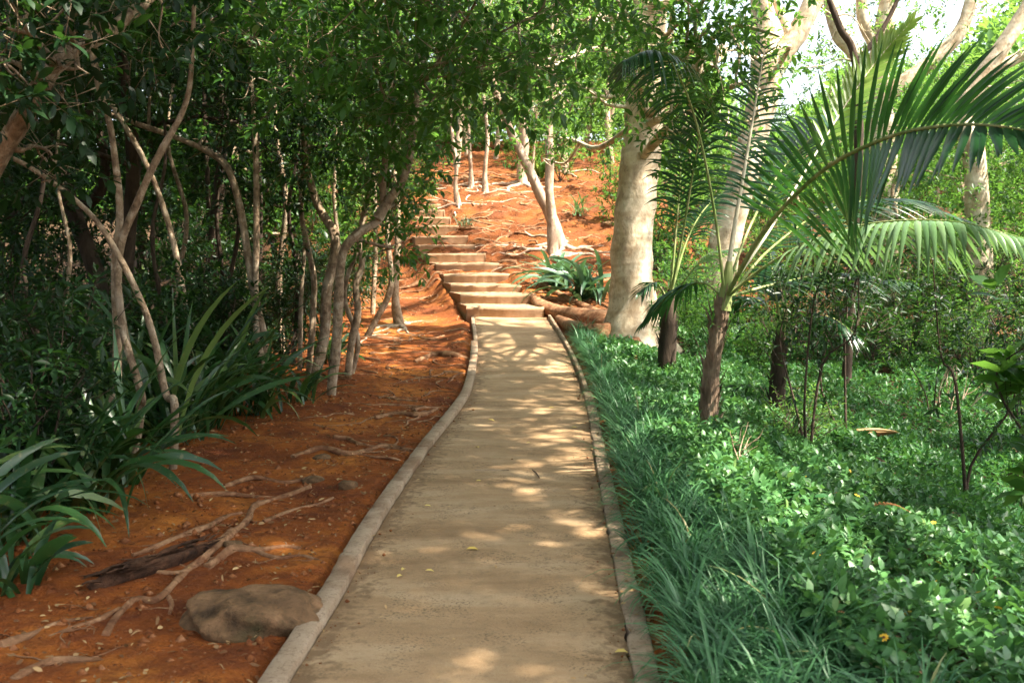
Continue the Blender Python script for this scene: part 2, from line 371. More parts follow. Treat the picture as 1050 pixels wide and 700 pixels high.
m_palmb = barkmat('palm_bark', (.07, .045, .03), (.19, .13, .085), (.37, .29, .20), 1.8, (1, 1, .2), .9)
m_log = barkmat('log_bark', (.022, .012, .008), (.06, .028, .014), (.12, .055, .028), 2.2, (1, 1, 1), .8)
m_rock = barkmat('rock_surface', (.05, .03, .015), (.15, .085, .04), (.27, .15, .075), 1.3, (1, 1, 1), 1.0, 0, (.045, .04, .015))
m_petiole = barkmat('palm_petiole', (.10, .16, .04), (.22, .27, .09), (.42, .40, .20), 1, (1, 1, .2), .1)
m_petpale = barkmat('pale_petiole', (.40, .36, .24), (.55, .50, .36), (.62, .58, .45), 1, (1, 1, .2), .1)
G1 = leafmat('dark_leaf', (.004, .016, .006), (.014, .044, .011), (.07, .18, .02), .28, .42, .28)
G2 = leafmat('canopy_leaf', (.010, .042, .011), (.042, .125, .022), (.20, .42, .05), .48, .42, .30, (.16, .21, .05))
G3 = leafmat('bright_leaf', (.018, .075, .014), (.075, .175, .032), (.28, .50, .07), .48, .45, .28, (.25, .28, .07))
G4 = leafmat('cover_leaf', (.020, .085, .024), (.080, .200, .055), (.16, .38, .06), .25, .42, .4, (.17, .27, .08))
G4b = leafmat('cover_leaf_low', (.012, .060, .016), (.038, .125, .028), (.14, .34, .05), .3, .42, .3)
GG = leafmat('grass_blade', (.018, .080, .032), (.080, .200, .078), (.10, .30, .08), .28, .40, .38, (.34, .29, .12))
GP = leafmat('palm_leaflet', (.004, .024, .010), (.018, .068, .020), (.08, .26, .03), .24, .30, .55)
GPp = leafmat('painted_sun_leaflet', (.10, .20, .08), (.20, .32, .15), (.22, .40, .08), .32, .27, .6)  # lit copy of the palm leaflet, sun on the fronds put into the colour
GPy = leafmat('young_leaflet', (.10, .20, .03), (.20, .30, .06), (.40, .58, .08), .55, .36, .5)
GS = leafmat('strap_leaf', (.008, .034, .012), (.036, .100, .026), (.10, .25, .03), .22, .32, .5, (.12, .19, .05), .5)
GA = leafmat('greygreen_strap', (.025, .065, .032), (.07, .145, .07), (.14, .30, .08), .2, .38, .5)
def plain(name, a, b, rough=.7, tf=.15): return leafmat(name, a, b, b, tf, rough, .25)
m_yel = plain('yellow_leaf', (.55, .38, .08), (.68, .52, .16)); m_brown = plain('dry_leaf', (.13, .055, .02), (.50, .33, .15))
m_petal = plain('yellow_petal', (.75, .42, .03), (.85, .60, .08)); m_peb = barkmat('pebble', (.12, .036, .012), (.22, .072, .020), (.36, .17, .08), 3, (1, 1, 1), .5)
m_dryfr = plain('dry_frond', (.20, .07, .02), (.34, .16, .05))

# ------------------------------------------------------------------ ground
def lines(a, b, step0, c, grow=1.06, lo=None, hi=None):
    xs = list(np.arange(a, b, step0)); s = step0; x = xs[-1]
    while x < hi: s *= grow; x += s; xs.append(x)
    s = step0; x = a
    while x > lo: s *= grow; x -= s; xs.insert(0, x)
    return np.array(xs)
gx = lines(-3.2, 3.4, .055, 0, 1.07, -90, 90); gy = lines(3.0, 31, .075, 0, 1.09, -25, 160)
X, Y = np.meshgrid(gx, gy); Z = terrain(X, Y)
nr = rng.normal(0, 1, X.shape); nr = (nr + np.roll(nr, 1, 0) + np.roll(nr, 1, 1) + np.roll(nr, (1, 1), (0, 1))) / 4
Z = Z + nr * .012 * sstep(20, 4, Y) + nr * .02 * sstep(16, 24, Y)
mb = MB(); ny, nx_ = X.shape; i = np.arange(ny - 1)[:, None] * nx_; j = np.arange(nx_ - 1)[None]
mb.add(np.stack([X, Y, Z], -1), np.stack([i + j, i + j + 1, i + nx_ + j + 1, i + nx_ + j], -1).reshape(-1, 4))
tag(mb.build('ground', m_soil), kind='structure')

# path
ys = np.arange(-2, 17.06, .06); l = catm(PY, PL, ys); r = catm(PY, PR, ys); K = 22
u = np.linspace(0, 1, K)[None]; edge = (np.abs(u - .5) * 2) ** 8
XX = l[:, None] * (1 - u) + r[:, None] * u + (rng.normal(0, .006, (len(ys), K))) * (u > .97)
ZZ = pathz(ys)[:, None] + .004 + .006 * np.sin(XX * 3 + ys[:, None] * 1.3) + .002 * np.sin(XX * 11) * np.sin(ys[:, None] * 7) - .01 * edge
YY = ys[:, None] + 0 * u; mb = MB(); i = np.arange(len(ys) - 1)[:, None] * K; j = np.arange(K - 1)[None]
mb.add(np.stack([XX, YY, ZZ], -1), np.stack([i + j, i + j + 1, i + K + j + 1, i + K + j], -1).reshape(-1, 4), u=np.broadcast_to(np.abs(u - .5) * 2, XX.shape))
tag(mb.build('path', m_path), kind='structure')
# kerbs
def kerb(name, fx, side, wd, h, y0, y1, chip):
    ys = np.arange(y0, y1, .035); x0 = fx(ys); mb = MB(); prof = [(0, -.12), (0, h - .006), (.007, h), (wd * .5, h + .001), (wd - .008, h), (wd, h - .008), (wd + .004, -.14)]
    K = len(prof); V = np.zeros((len(ys), K, 3)); ch = rng.normal(0, 1, (len(ys), K)); ch = (ch + np.roll(ch, 1, 0) + np.roll(ch, 2, 0)) / 2
    big = np.maximum(0, np.sin(ys * 2.1) * np.sin(ys * 5.7 + 1) * np.sin(ys * 13 + 2) - .25)
    for k, (a, b) in enumerate(prof):
        V[:, k, 0] = x0 + side * (a + (ch[:, k] * .0015 * chip) + (big * .02 * chip if k in (1, 2) else 0)); V[:, k, 1] = ys
        V[:, k, 2] = pathz(ys) + b + (ch[:, (k * 3) % K] * .0015 * chip - (big * .02 * chip if 1 <= k <= 3 else 0)) * (0 < k < K - 1)
    # hairline joints every ~0.9 m
    jn = (np.abs((ys / .92) % 1 - .5) < .02)[:, None]; V[:, 1:K-1, 2] -= jn * .03
    i = np.arange(len(ys) - 1)[:, None] * K; j = np.arange(K - 1)[None]
    f = np.stack([i + j, i + j + 1, i + K + j + 1, i + K + j], -1).reshape(-1, 4); mb.add(V, f)
    mb.add(V[[0, -1]].reshape(-1, 3), [list(range(K)), list(range(K, 2 * K))])
    return tag(mb.build(name, m_kerb, smooth=False), kind='structure')
kerb('kerb_left', lambda y: catm(PY, PL, y) - .005, -1, .10, .034, -2, 14.6, 1.0)
kerb('kerb_left_end', lambda y: catm(PY, PL, y) - .004, -1, .06, .02, 14.62, 17.0, 1)
kerb('kerb_right', lambda y: catm(PY, PR, y) + .001, 1, .095, .016, -2, 11.0, 1.6)
kerb('kerb_right_end', lambda y: catm(PY, PR, y) + .012, 1, .05, .05, 11.03, 17.0, 1)

# stairway
SD = [17.0, 18.0, 19.0, 20.0, 21.1, 22.2, 23.3, 24.4, 25.4, 26.3, 27.1, 27.9, 28.6, 29.3]
STY = [315, 302, 292, 281, 270, 260, 251, 242, 231.5, 223, 216, 210, 205, 200]
SXL = [478, 472, 462, 455, 447, 437, 430, 426, 422, 422, 424, 428, 432, 436]; SXR = [558, 550, 535, 523, 512, 498, 487, 480, 470, 462, 456, 452, 450, 450]
st = empty('stairway', (-.12, 17, .43), 'long concrete stairway climbing the red hillside with thirteen worn steps', 'stairs')
for k in range(13):
    d = SD[k]; z = 1.6 + (HOR - STY[k]) * d / F; xl = (SXL[k] - 525) * d / F; xr = (SXR[k] - 525) * d / F; dn = SD[k+1] + .12
    xl2 = (SXL[k+1] - 525) * dn / F - .05; xr2 = (SXR[k+1] - 525) * dn / F + .06
    n = 26; t = np.linspace(0, 1, n); mb = MB(); bow = -.10 * np.sin(t * math.pi) * .6
    prof = [(.05, -.42), (.012, -.05), (0, -.012), (.03, 0), (.3, .0), (1, .01)]
    Vs = []
    wob = rng.normal(0, .004, n) + .012 * np.sin(t * 9 + k); sl = rng.uniform(-.012, .012)
    for (a, b) in prof:
        f = a if a == 1 else 0
        x = (xl + (xl2 - xl) * f) * (1 - t) + (xr + (xr2 - xr) * f) * t
        y = d + bow * (1 - f) + (dn - d) * f + (a if a != 1 else 0) + (wob * (a < .04))
        Vs.append(np.stack([x, y, z + b + sl * (t - .5) * 2 + rng.normal(0, .003, n) * (abs(b) < .1) + 0 * t], -1))
    V = np.stack(Vs, 0); K = n; i = np.arange(len(prof) - 1)[:, None] * K; j = np.arange(K - 1)[None]
    mb.add(V, np.stack([i + j, i + j + 1, i + K + j + 1, i + K + j], -1).reshape(-1, 4))
    for e in (0, -1):       # side cheeks
        q = V[:, e]; low = q.copy(); low[:, 2] = z - .5; m = len(q)
        mb.add(np.vstack([q, low]), [[a, a + 1, m + a + 1, m + a] for a in range(m - 1)])
    mb.build('step', m_step, st, smooth=False)

# ------------------------------------------------------------------ trees
def limb(mb, a, b, r0, r1, sag=.15, sides=6, seed=0, mid=None):
    a, b = np.asarray(a, float), np.asarray(b, float); L = np.linalg.norm(b - a); q = rng.normal(0, .09 * L, (2, 3))
    m1 = a + (b - a) * .35 + q[0] + np.array([0, 0, sag * L]); m2 = a + (b - a) * .7 + q[1] + np.array([0, 0, sag * .7 * L])
    return tube(mb, [a, m1, m2, b], [r0, r0 * .75, r0 * .5, r1], sides, 4, .08, seed=seed)
def tree(label, stems, clumps, leaf, bark, L=.09, W=.038, k=9, T=LEAF2, twig=.22, name='tree', cat='tree', group=None, twigs=False, droop=.1, roots=0, flare=1.0, bl=None, limbs=True, sides=9):
    base = np.array(stems[0][0][0]); root = empty(name, base, label, cat, group); allc = []
    for si, (pts, rad) in enumerate(stems):
        mb = MB(); C, rr = tube(mb, pts, rad, sides, 6, .12, seed=si + len(pts)); allc.append((C, rr))
        if si == 0 or True: trunk_mb = mb
        if si == 0: first = mb
        else: mb.build('trunk', bark, root)
    if clumps:
        crown = MB(); tw = first if twigs else None
        for ci, (c, r, n) in enumerate(clumps):
            c = np.asarray(c, float); r = np.ones(3) * r if np.isscalar(r) else np.asarray(r)
            if limbs:
                bd = 1e9
                for C, rr in allc:
                    hh = np.linalg.norm(C - c, axis=1) + 1.2 * np.maximum(0, C[:, 2] - c[2]); q = int(np.argmin(hh))
                    if hh[q] < bd: bd = hh[q]; src = C[q]; sr = rr[q]
                r0 = min(sr * .7, .02 + .012 * bd); Cl, _ = limb(first, src, c, r0, .006, .05, 6, ci)
                for _q in range(3):
                    e = c + rnd(1)[0] * r * .75; s_ = Cl[int(len(Cl) * rng.uniform(.5, .9))]; limb(first, s_, e, r0 * .45, .003, .03, 4, ci)
            p, d = clump_pts(c, r, n)
            if len(p): sprays(crown, p, d, k, twig, L, W, T, 0, droop, tw)
        crown.build('crown', leaf, root, smooth=T is LEAF6)
    for q in range(roots):
        a = 2 * math.pi * (q + rng.uniform(-.3, .3)) / roots; rp = root_path(base[0], base[1], a, rng.uniform(.7, 1.6) * flare, stems[0][1][0] * .36, base[2] + stems[0][1][0] * .6)
        tube(first, rp[0], rp[1], 7, 3, .15, seed=q)
    first.build('trunk', bark, root); return root
def root_path(x, y, a, L, r, z0=None, seg=7, wander=.45):
    pts = [(x, y, z0 if z0 is not None else tz(x, y) + r * .3)]; n = seg
    for q in range(n):
        a += rng.normal(0, wander); x += math.cos(a) * L / n; y += math.sin(a) * L / n
        pts.append((x, y, tz(x, y) + r * (.35 - .6 * (q + 1) / n) * (1 if q > 0 else 1.3)))
    return np.array(pts), [r, r * .8, r * .65, r * .5, r * .3, r * .12]
def PP(l, Y): return [P(a, b, Y if len(q) == 0 else q[0]) for (a, b, *q) in l]
def gstem(l, rpx, dY=0.0, lean=0.0):
    """stem given as pixel points from its foot upward; the foot is set on the ground"""
    g = G(*l[0]); Y = g[1]; n = len(l); pts = [g - np.array([0, 0, .06])]
    for i, (a, b) in enumerate(l[1:], 1): pts.append(P(a, b, Y + lean * i / n + dY * math.sin(i * 1.9)))
    return pts, [q * Y / F * .66 for q in rpx]

# --- the slender trees on the near left
s1 = gstem([(104, 478), (108, 419), (119, 396), (120, 330), (118, 264), (123, 221), (115, 141), (101, 85), (85, 0), (80, -80)], [8, 8, 7, 6, 5, 5, 4])
s2 = gstem([(135, 478), (144, 419), (144, 401), (126, 335), (122, 262), (141, 207), (165, 155), (188, 113), (196, 71), (200, -30)], [7, 7, 6, 6, 6, 5, 4, 3], .05)
s3 = gstem([(177, 480), (179, 414), (170, 403), (153, 330), (120, 259), (87, 214), (28, 170), (-20, 150)], [7, 6, 6, 5, 4, 4, 3], -.08)
Y1 = s1[0][0][1]
def cl(l, dens=1.0): return [(P(a, b, Y), r, int(n * dens)) for (a, b, Y, r, n) in l]
tree('slender mottled tree with two kinked stems in front of the dark left thicket', [s1, s2],
     cl([(60, -60, Y1, .8, 150), (200, -60, Y1, .9, 160), (130, -140, Y1 + 1, 1.2, 220), (330, -70, Y1 + .5, .8, 140), (20, 30, Y1 + .6, .35, 40)]), G2, m_stem, L=.095, W=.04, T=LEAF6, twigs=True)
tree('thin mottled stem bending left beside the slender two-stemmed tree', [s3], cl([(-40, 130, Y1, .6, 90), (-60, 40, Y1 + .3, .8, 120)]), G1, m_stem, T=LEAF6)
s4 = gstem([(200, 420), (191, 325), (177, 245), (151, 170), (108, 94), (98, 50), (95, -60)], [5, 5, 4, 4, 3], .0)
Y4 = s4[0][0][1]
tree('thin leaning tree crossing behind the slender two-stemmed tree', [s4], cl([(90, -20, Y4, 1.0, 170), (190, 20, Y4, .9, 140), (60, 60, Y4 + .5, .6, 70)]), G1, m_stem, T=LEAF6)
s5 = gstem([(272, 400), (270, 345), (259, 292), (240, 188), (212, 155), (141, 127), (90, 110)], [7, 6, 6, 5, 4, 3], .1)
s5b = gstem([(276, 402), (262, 330), (263, 240), (262, 150), (255, 60), (250, -60)], [6, 5, 5, 4, 3], .05)
Y5 = s5[0][0][1]
tree('two-stemmed tree with one arching limb, rising behind the broad strap-leaved plant', [s5, s5b], cl([(250, 30, Y5, 1.1, 230), (180, 60, Y5 + .5, .7, 90), (300, 90, Y5 - .5, .9, 150), (230, 150, Y5 + 1, .6, 60), (330, -30, Y5, 1.2, 200)]), G1, m_stem, T=LEAF6)
# --- the twisted clump on the left of the stairs
b1 = gstem([(316, 385), (321, 323), (321, 280), (309, 220), (311, 173), (313, 120), (318, 40)], [5, 5, 4, 4, 3], .05)
b1b = gstem([(307, 380), (309, 301), (312, 250), (306, 180)], [4, 3, 2], .0)
b2 = gstem([(322, 389), (333, 340), (335, 301), (344, 246), (329, 216), (320, 194), (312, 150), (318, 90)], [9, 8, 8, 7, 6, 5, 3], .06)
b3 = gstem([(339, 405), (346, 336), (350, 267), (365, 241), (391, 222), (393, 186), (397, 143), (402, 80)], [8, 8, 7, 7, 6, 5, 4, 3], .08)
b3b = (PP([(388, 224), (397, 208), (414, 181), (423, 143), (428, 90)], b3[0][0][1]), [.06, .05, .04, .03])
b4 = gstem([(356, 385), (361, 349), (367, 319), (365, 293), (371, 271), (369, 240), (378, 200)], [6, 6, 5, 5, 4], .04)
b5 = gstem([(360, 383), (367, 349), (354, 310), (356, 285), (366, 258), (372, 238)], [4, 4, 3, 3], .0)
YB = b3[0][0][1]
tree('twisted mottled tree left of the stairs, its thick bending trunk spreading leaves over the path', [b3, b3b],
     cl([(405, 130, YB, .75, 120), (440, 95, YB - 1, .6, 90), (430, 60, YB - 1.5, .9, 160), (380, 60, YB - 1, .9, 160), (330, 40, YB - 1.5, .9, 160),
         (400, 185, YB + .3, .38, 40), (402, 215, YB + .5, .5, 65), (402, 150, YB, .6, 90), (500, 50, YB - 2, .8, 120), (560, 20, YB - 2.5, .8, 120), (405, 255, YB + .8, .35, 35),
         (480, -20, YB - 3, 1.0, 150), (390, -40, YB - 3, 1.0, 170), (300, -30, YB - 3, .9, 130)]), G2, m_stem, L=.105, W=.046, T=LEAF6, twigs=True, k=9)
tree('S-bent mottled tree forking beside the thickest twisted trunk', [b2], cl([(318, 130, YB + 1, .8, 130), (290, 80, YB + 1, .9, 150), (350, 150, YB + 1.2, .7, 90)]), G1, m_stem, T=LEAF6)
tree('thin pair of upright stems on the left side of the twisted clump', [b1, b1b], cl([(300, 160, YB + 1, .7, 90), (280, 210, YB + 1.5, .7, 90), (310, 60, YB + .5, .8, 110)]), G1, m_stem, T=LEAF6)
tree('narrow wavy tree stems on the right side of the twisted clump', [b4, b5], cl([(380, 190, YB + 1.2, .55, 60), (365, 160, YB + 1.5, .6, 70)]), G2, m_stem, T=LEAF6)
b7 = gstem([(410, 334), (405, 301), (408, 246), (407, 200), (400, 150)], [9, 6, 5, 4, 3], .0); Y7 = b7[0][0][1]
tree('small tree with flared foot and roots standing in red soil left of the stairs', [b7], cl([(405, 170, Y7, .9, 110), (385, 130, Y7 + 1, 1.0, 130)]), G2, m_stem, roots=7, flare=.9)
b8 = gstem([(374, 346), (386, 327), (401, 293), (397, 241), (399, 200)], [5, 5, 4, 3], .0)
tree('thin stem leaning right towards the small flared tree', [b8], cl([(395, 190, Y7, .8, 80)]), G2, m_stem, roots=3)
b6 = gstem([(384, 302), (383, 270), (385, 237), (384, 190), (380, 150)], [3, 3, 3, 2]); Y6 = b6[0][0][1]
tree('straight thin pale stem standing among roots behind the twisted clump', [b6], cl([(380, 160, Y6, 1.3, 140), (360, 220, Y6 + 2, 1.2, 120)]), G2, m_stem, roots=4)
# big diagonal limb at top left, and its dark tree
b = G(-40, 470); Yb = b[1]
tree('large leaning tree at the left edge whose thick sunlit limb crosses the corner', [([b - np.array([.6, 0, .1]), P(-70, 300, 6.2), P(-12, 180, 6.0), P(30, 110, 5.9), P(60, 62, 5.9), P(115, 30, 6.2), P(170, -20, 6.8), P(220, -90, 7.4)], [.09, .075, .065, .058, .052, .042, .035, .03])],
     [(P(60, -20, 5.6), .55, 90), (P(-10, 60, 5.4), .4, 60), (P(85, 70, 5.6), .28, 26), (P(40, 150, 6.2), .3, 22), (P(150, -40, 6.5), .8, 140), (P(10, 0, 5.2), .4, 50)], G1, m_stem, L=.11, W=.05, T=LEAF6, twigs=True)
d1 = gstem([(112, 400), (103, 300), (75, 215), (58, 160), (52, 90), (50, 0), (45, -80)], [14, 13, 13, 10, 9, 8], .1, 2.0)
tree('dark gnarled tree behind the slender mottled stems', [d1, (PP([(75, 215), (100, 200), (108, 160), (92, 110), (95, 50), (99, -40)], d1[0][3][1] + .2), [.07, .06, .05])],
     [(P(60, 40, 11), 1.3, 260), (P(110, 0, 12), 1.4, 280), (P(0, 90, 11), 1.1, 200)], G1, m_dark, k=10, L=.1, W=.045)
for (px, top, r, lab) in ((143, 40, 6, 'dark straight trunk, left one of a close pair in the shaded thicket'), (157, 30, 6, 'dark straight trunk, right one of a close pair in the shaded thicket'), (265, 0, 4, 'dark slim trunk deep behind the arching limb'), (212, 60, 4, 'dark slim trunk showing between the leaning tree and the arching limb')):
    s = gstem([(px - 3, 345), (px + 2, 250), (px, 160), (px - 3, 80), (px + 3, top - 60)], [r, r, r * .8, r * .6], .1); Yd = s[0][0][1]
    tree(lab, [s], [(P(px, 0, Yd), 1.6, 170), (P(px + 30, 60, Yd + 2), 1.4, 110), (P(px - 40, 140, Yd + 2), 1.1, 70)], G1, m_dark, k=10, L=.11, W=.05)

for i, (px, py, rp_, w1, lab) in enumerate(((30, 430, 4, 14, 'thin dark stem near the left edge in the thicket'), (68, 420, 3, -10, 'thin dark stem left of the kinked pair'), (160, 400, 3, 10, 'thin dark stem just right of the kinked pair'), (186, 385, 3.5, -14, 'thin brown stem in the shade between the kinked pair and the arching limb'), (225, 375, 3, 8, 'thin dark stem left of the arching tree'), (290, 365, 4, -8, 'slim dark stem right of the arching tree'), (300, 372, 3, 10, 'slim brown stem left of the twisted clump'), (345, 352, 3, 6, 'slim stem glimpsed through the twisted clump'), (240, 385, 3, -12, 'slim brown stem at the foot of the arching tree'), (382, 322, 3, 6, 'slim stem between the twisted clump and the flared small tree'))):
    s_ = gstem([(px, py), (px + w1 * .5, py - 80), (px - w1 * .4, py - 160), (px + w1, py - 240), (px + w1 * .3, py - 330)], [rp_ * 1.3, rp_ * 1.2, rp_, rp_ * .8, rp_ * .6], .1); tree(lab, [s_], [(s_[0][-1], .7, 50)], G1, m_dark if i % 2 == 0 else m_stem, T=LEAF2)
# --- big pale tree at the right of the stairs
gB = G(651, 352); YB2 = gB[1]
def PB(a, b): return P(a, b, YB2)
big = ([gB - np.array([0, 0, .15]), PB(650, 325), PB(648, 300), PB(647, 250), PB(653, 190), PB(659, 140), PB(663, 80), PB(668, 10), PB(675, -80), PB(690, -200)], [q * YB2 / F for q in (50, 29, 23, 20.5, 20, 19.5, 18, 16, 14, 10)])
HIGH_SHADE = [((5.2, 19, 12), 2.4, 230), ((5.5, 23, 13), 2.6, 230), ((2.4, 21.5, 13), 2.2, 170), ((6.2, 27.5, 14.5), 2.6, 170), ((2.6, 26, 14), 2.2, 130), ((-2.5, 11, 9.5), 2.0, 420), ((-.6, 12, 10), 2.0, 420), ((-.5, 9, 9.5), 1.8, 400), ((-4.5, 14, 9.5), 2.1, 420), ((1.2, 8, 10.5), 1.8, 500)]  # unseen high crown clumps added to shade the ground below
bigt = tree('massive smooth pale trunk at the foot of the stairs, right of the path', [big, ([PB(668, 10), PB(640, -60), PB(600, -110), PB(560, -200)], [.2, .16, .12, .08])],
     [(P(640, 60, YB2 - 3), 1.0, 110), (P(600, 100, YB2 - 1), .9, 90), (P(690, 80, YB2 - 3.5), .8, 90), (P(660, 20, YB2 - 4), .9, 110), (P(560, 90, YB2), 1.0, 110), (P(520, 60, YB2 - 1), 1.0, 110), (P(590, 20, YB2 - 2), 1.1, 140),
      (P(720, 30, YB2 - 4), .8, 80), (P(735, 70, YB2 - 4), .6, 60), (P(700, 130, YB2 - 3.5), .5, 40), (P(765, 60, YB2 - 4), .5, 40), (P(780, 130, YB2 - 3.5), .4, 22), (P(540, -40, YB2 - 3), 1.4, 150), (P(660, -60, YB2 - 3), 1.6, 170), (P(800, -60, YB2 - 3), 1.2, 90), (P(560, 140, YB2 + 3), .8, 60)] + [(np.array(c), r, n) for c, r, n in HIGH_SHADE], G2, m_pale, L=.11, W=.05, T=LEAF6, k=8, sides=24)
# buttress roots of the big tree
for (pts, r) in (([(640, 338), (600, 332), (575, 326), (556, 318), (545, 308)], 11), ([(636, 330), (605, 320), (580, 308), (560, 296), (548, 290)], 5), ([(645, 350), (612, 349), (590, 342), (572, 330)], 12), ([(662, 348), (675, 352), (684, 362)], 10), ([(650, 350), (648, 366), (652, 378)], 9), ([(665, 335), (690, 338), (712, 350)], 6)):
    mb = MB(); q = [G(a, b2) for a, b2 in pts]; rr = r * q[0][1] / F
    q[0] = np.array([gB[0] + (q[0][0] - gB[0]) * .4, gB[1] + (q[0][1] - gB[1]) * .4, gB[2] + .14])
    for z in q[1:]: z[2] = tz(z[0], z[1]) + rr * .35
    tube(mb, q, [rr * 1.5, rr * 1.1, rr * .9, rr * .7, rr * .3], 10, 5, .12); mb.build('root', m_root, bigt)
# second pale tree with a fork behind the palm
Yf = 20.0; fx = P(735, 330, Yf); fx[2] = tz(fx[0], Yf) - .1
def PF(a, b): return P(a, b, Yf)
tree('tall pale tree with a Y fork standing behind the near palm', [([fx, PF(742, 260), PF(757, 200), PF(772, 140), PF(784, 85), PF(783, 40), PF(780, -20), PF(770, -150)], [.34, .32, .29, .28, .30, .24, .2, .12]),
     ([PF(780, 95), PF(800, 60), PF(820, 30), PF(838, -10), PF(880, -120)], [.24, .22, .2, .18, .1]), ([PF(800, 62), PF(808, 35), PF(796, 5), PF(790, -20)], [.1, .09, .06, .04])],
     [(P(760, 40, Yf - 3), 1.0, 50), (P(860, 20, Yf + 2), 1.3, 60), (P(700, -60, Yf), 2.0, 130), (P(900, -110, Yf), 2.2, 120), (P(720, 130, Yf + 2), 1.2, 70)], G3, m_pale, L=.13, W=.06, k=8, sides=14)
# pale limbs at the top right
Yt = 24.0
def PT(a, b, dy=0): return P(a, b, Yt + dy)
def foot(a, Y): q = P(a, 300, Y); q[2] = tz(q[0], q[1]) - .1; return q
tree('pale multi-limbed tree in the far upper right against white sky', [([foot(915, Yt), PT(905, 150), PT(900, 90), PT(905, 40), PT(915, -30)], [.34, .3, .26, .24, .18]), ([PT(903, 110), PT(880, 60), PT(858, 30), PT(845, -30)], [.2, .18, .18, .14]), ([PT(905, 100), PT(960, 60), PT(990, 20), PT(1000, -40)], [.2, .17, .15, .1]), ([PT(905, 60), PT(885, 20), PT(884, -30)], [.16, .14, .12])],
     [(P(930, -60, Yt), 2, 60), (P(880, 20, Yt), 1.3, 70), (P(960, 60, Yt), 1.4, 80), (P(1010, 10, Yt), 1.3, 60), (P(925, 30, Yt + 1), 1.3, 60), (P(840, 70, Yt), 1.2, 60)], G3, m_pale, L=.13, W=.06, k=8)
tree('pale tree leaning out of the upper right corner behind the palm fronds', [([foot(1010, 20), P(1000, 170, 20), P(985, 120, 20), P(1010, 75, 20), P(1040, 30, 20), P(1080, -40, 20)], [.26, .22, .2, .18, .15, .12]), ([P(1010, 75, 20), P(1050, 55, 20), P(1090, 20, 20)], [.12, .11, .09])],
     [(P(1080, 40, 20), 1.1, 35), (P(985, 150, 20), .8, 20), (P(1040, 90, 20), .7, 14)], G3, m_pale, L=.13, W=.06, k=8)
tree('thin bare twisting tree in front of the white sky, right of the pale fork', [([foot(870, 17), P(880, 160, 17), P(876, 60, 17), P(862, 30, 17), P(846, -10, 17)], [.09, .08, .06, .06, .04]), ([P(877, 66, 17), P(905, 30, 17), P(930, -20, 17)], [.05, .04, .03])], [], G3, m_dark)
# --- trees on the red hill
hill = [
 ([(575, 252), (566, 225), (552, 195), (536, 160), (522, 130), (505, 80), (495, 0)], (8.5, 6.5, 5.5, 5, 4, 3, 2), 'leaning tan tree on the red hill, rising left of the straight pale one', 9),
 ([(567, 262), (566, 225), (563, 195), (564, 165), (563, 130), (567, 90), (566, 30), (570, -40)], (6.5, 5.2, 4.8, 4.6, 4.2, 4, 3, 2), 'straight pale slender tree on the red hill behind the grey-green strap leaves', 9),
 ([(470, 210), (467, 190), (468, 168), (464, 140), (460, 90)], (4, 2.3, 2.2, 2, 1.5), 'thin pale tree with spreading roots beside the top of the stairs', 7),
 ([(498, 198), (497, 180), (498, 165), (500, 140), (495, 90)], (4, 2.6, 2.2, 2, 1.5), 'thin tan tree on the hill between the stair-top tree and the leaning one', 6),
 ([(483, 193), (483, 175), (482, 160), (480, 120)], (4, 2.2, 2, 1.5), 'thin white stem with dark foot high on the red hill', 5),
 ([(536, 190), (535, 170), (538, 150), (535, 110)], (6, 5, 5, 3), 'stubby tan trunk high on the hill behind the leaning tree', 6),
 ([(545, 190), (547, 160), (550, 120)], (1.6, 1.4, 1), 'hair-thin pale sapling right of the stubby hill trunk', 0),
 ([(580, 178), (579, 150), (577, 110)], (4, 3, 2.5), 'thin tree in the shade at the right crest of the hill', 3)]
for (l, rp, lab, nr_) in hill:
    s = gstem(l, [q * 1.45 for q in rp], .05); Yh = s[0][0][1]; tp = l[-1]; sc = Yh / 22
    tree(lab, [s], [(P(tp[0] + rng.uniform(-25, 25), max(tp[1], 95) - rng.uniform(10, 45), Yh + rng.uniform(-1, 1)), .9 * sc, 60) for q in range(3)] + [(P(tp[0], -20, Yh), 1.8 * sc, 120)], G3, m_hill, L=.12, W=.05, k=8, roots=nr_, flare=1.4 * sc)
tufts = []

# --- background: copies of a few woodland trees
def proto(label, H, spread, leaf, bark, n, seed, low=.25, L=.15, W=.07, r0=.11):
    pts = [(0, 0, -.2)]; a = rng.uniform(0, 6.3)
    for q in range(1, 6): pts.append((.10 * H * math.sin(a + q) * q / 5, .10 * H * math.cos(a + q * .8) * q / 5, H * .8 * q / 5))
    cl_ = []
    for q in range(13):
        h = low + (1 - low) * (q + .5) / 13; rr = spread * (1.05 - .6 * abs(h - .55)); th = q * 2.4; cl_.append(((math.cos(th) * rr * .65, math.sin(th) * rr * .65, H * h), rng.uniform(.28, .42) * spread * 1.25, n // 13))
    return tree(label, [(pts, [r0, r0 * .8, r0 * .55, r0 * .2])], cl_, leaf, bark, L=L, W=W, k=9, twig=.35)
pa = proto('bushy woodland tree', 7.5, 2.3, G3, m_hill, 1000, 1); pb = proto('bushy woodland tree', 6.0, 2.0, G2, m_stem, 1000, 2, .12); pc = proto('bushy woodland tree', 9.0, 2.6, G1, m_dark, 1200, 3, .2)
def place(pr, spots):
    for i, (x, y, s, rz, lab, grp) in enumerate(spots):
        loc = (x, y, tz(x, y) - .05)
        if i == 0:
            o = pr; o.location = loc; o.rotation_euler = (0, 0, rz); o.scale = (s, s, s); o['label'] = lab
        else: o = copy_tree(pr, loc, rz, s, lab)
        o['group'] = grp
GL, GR, GH = 'dark trees of the left thicket', 'green trees beyond the right slope', 'sunny trees along the crest of the red hill'
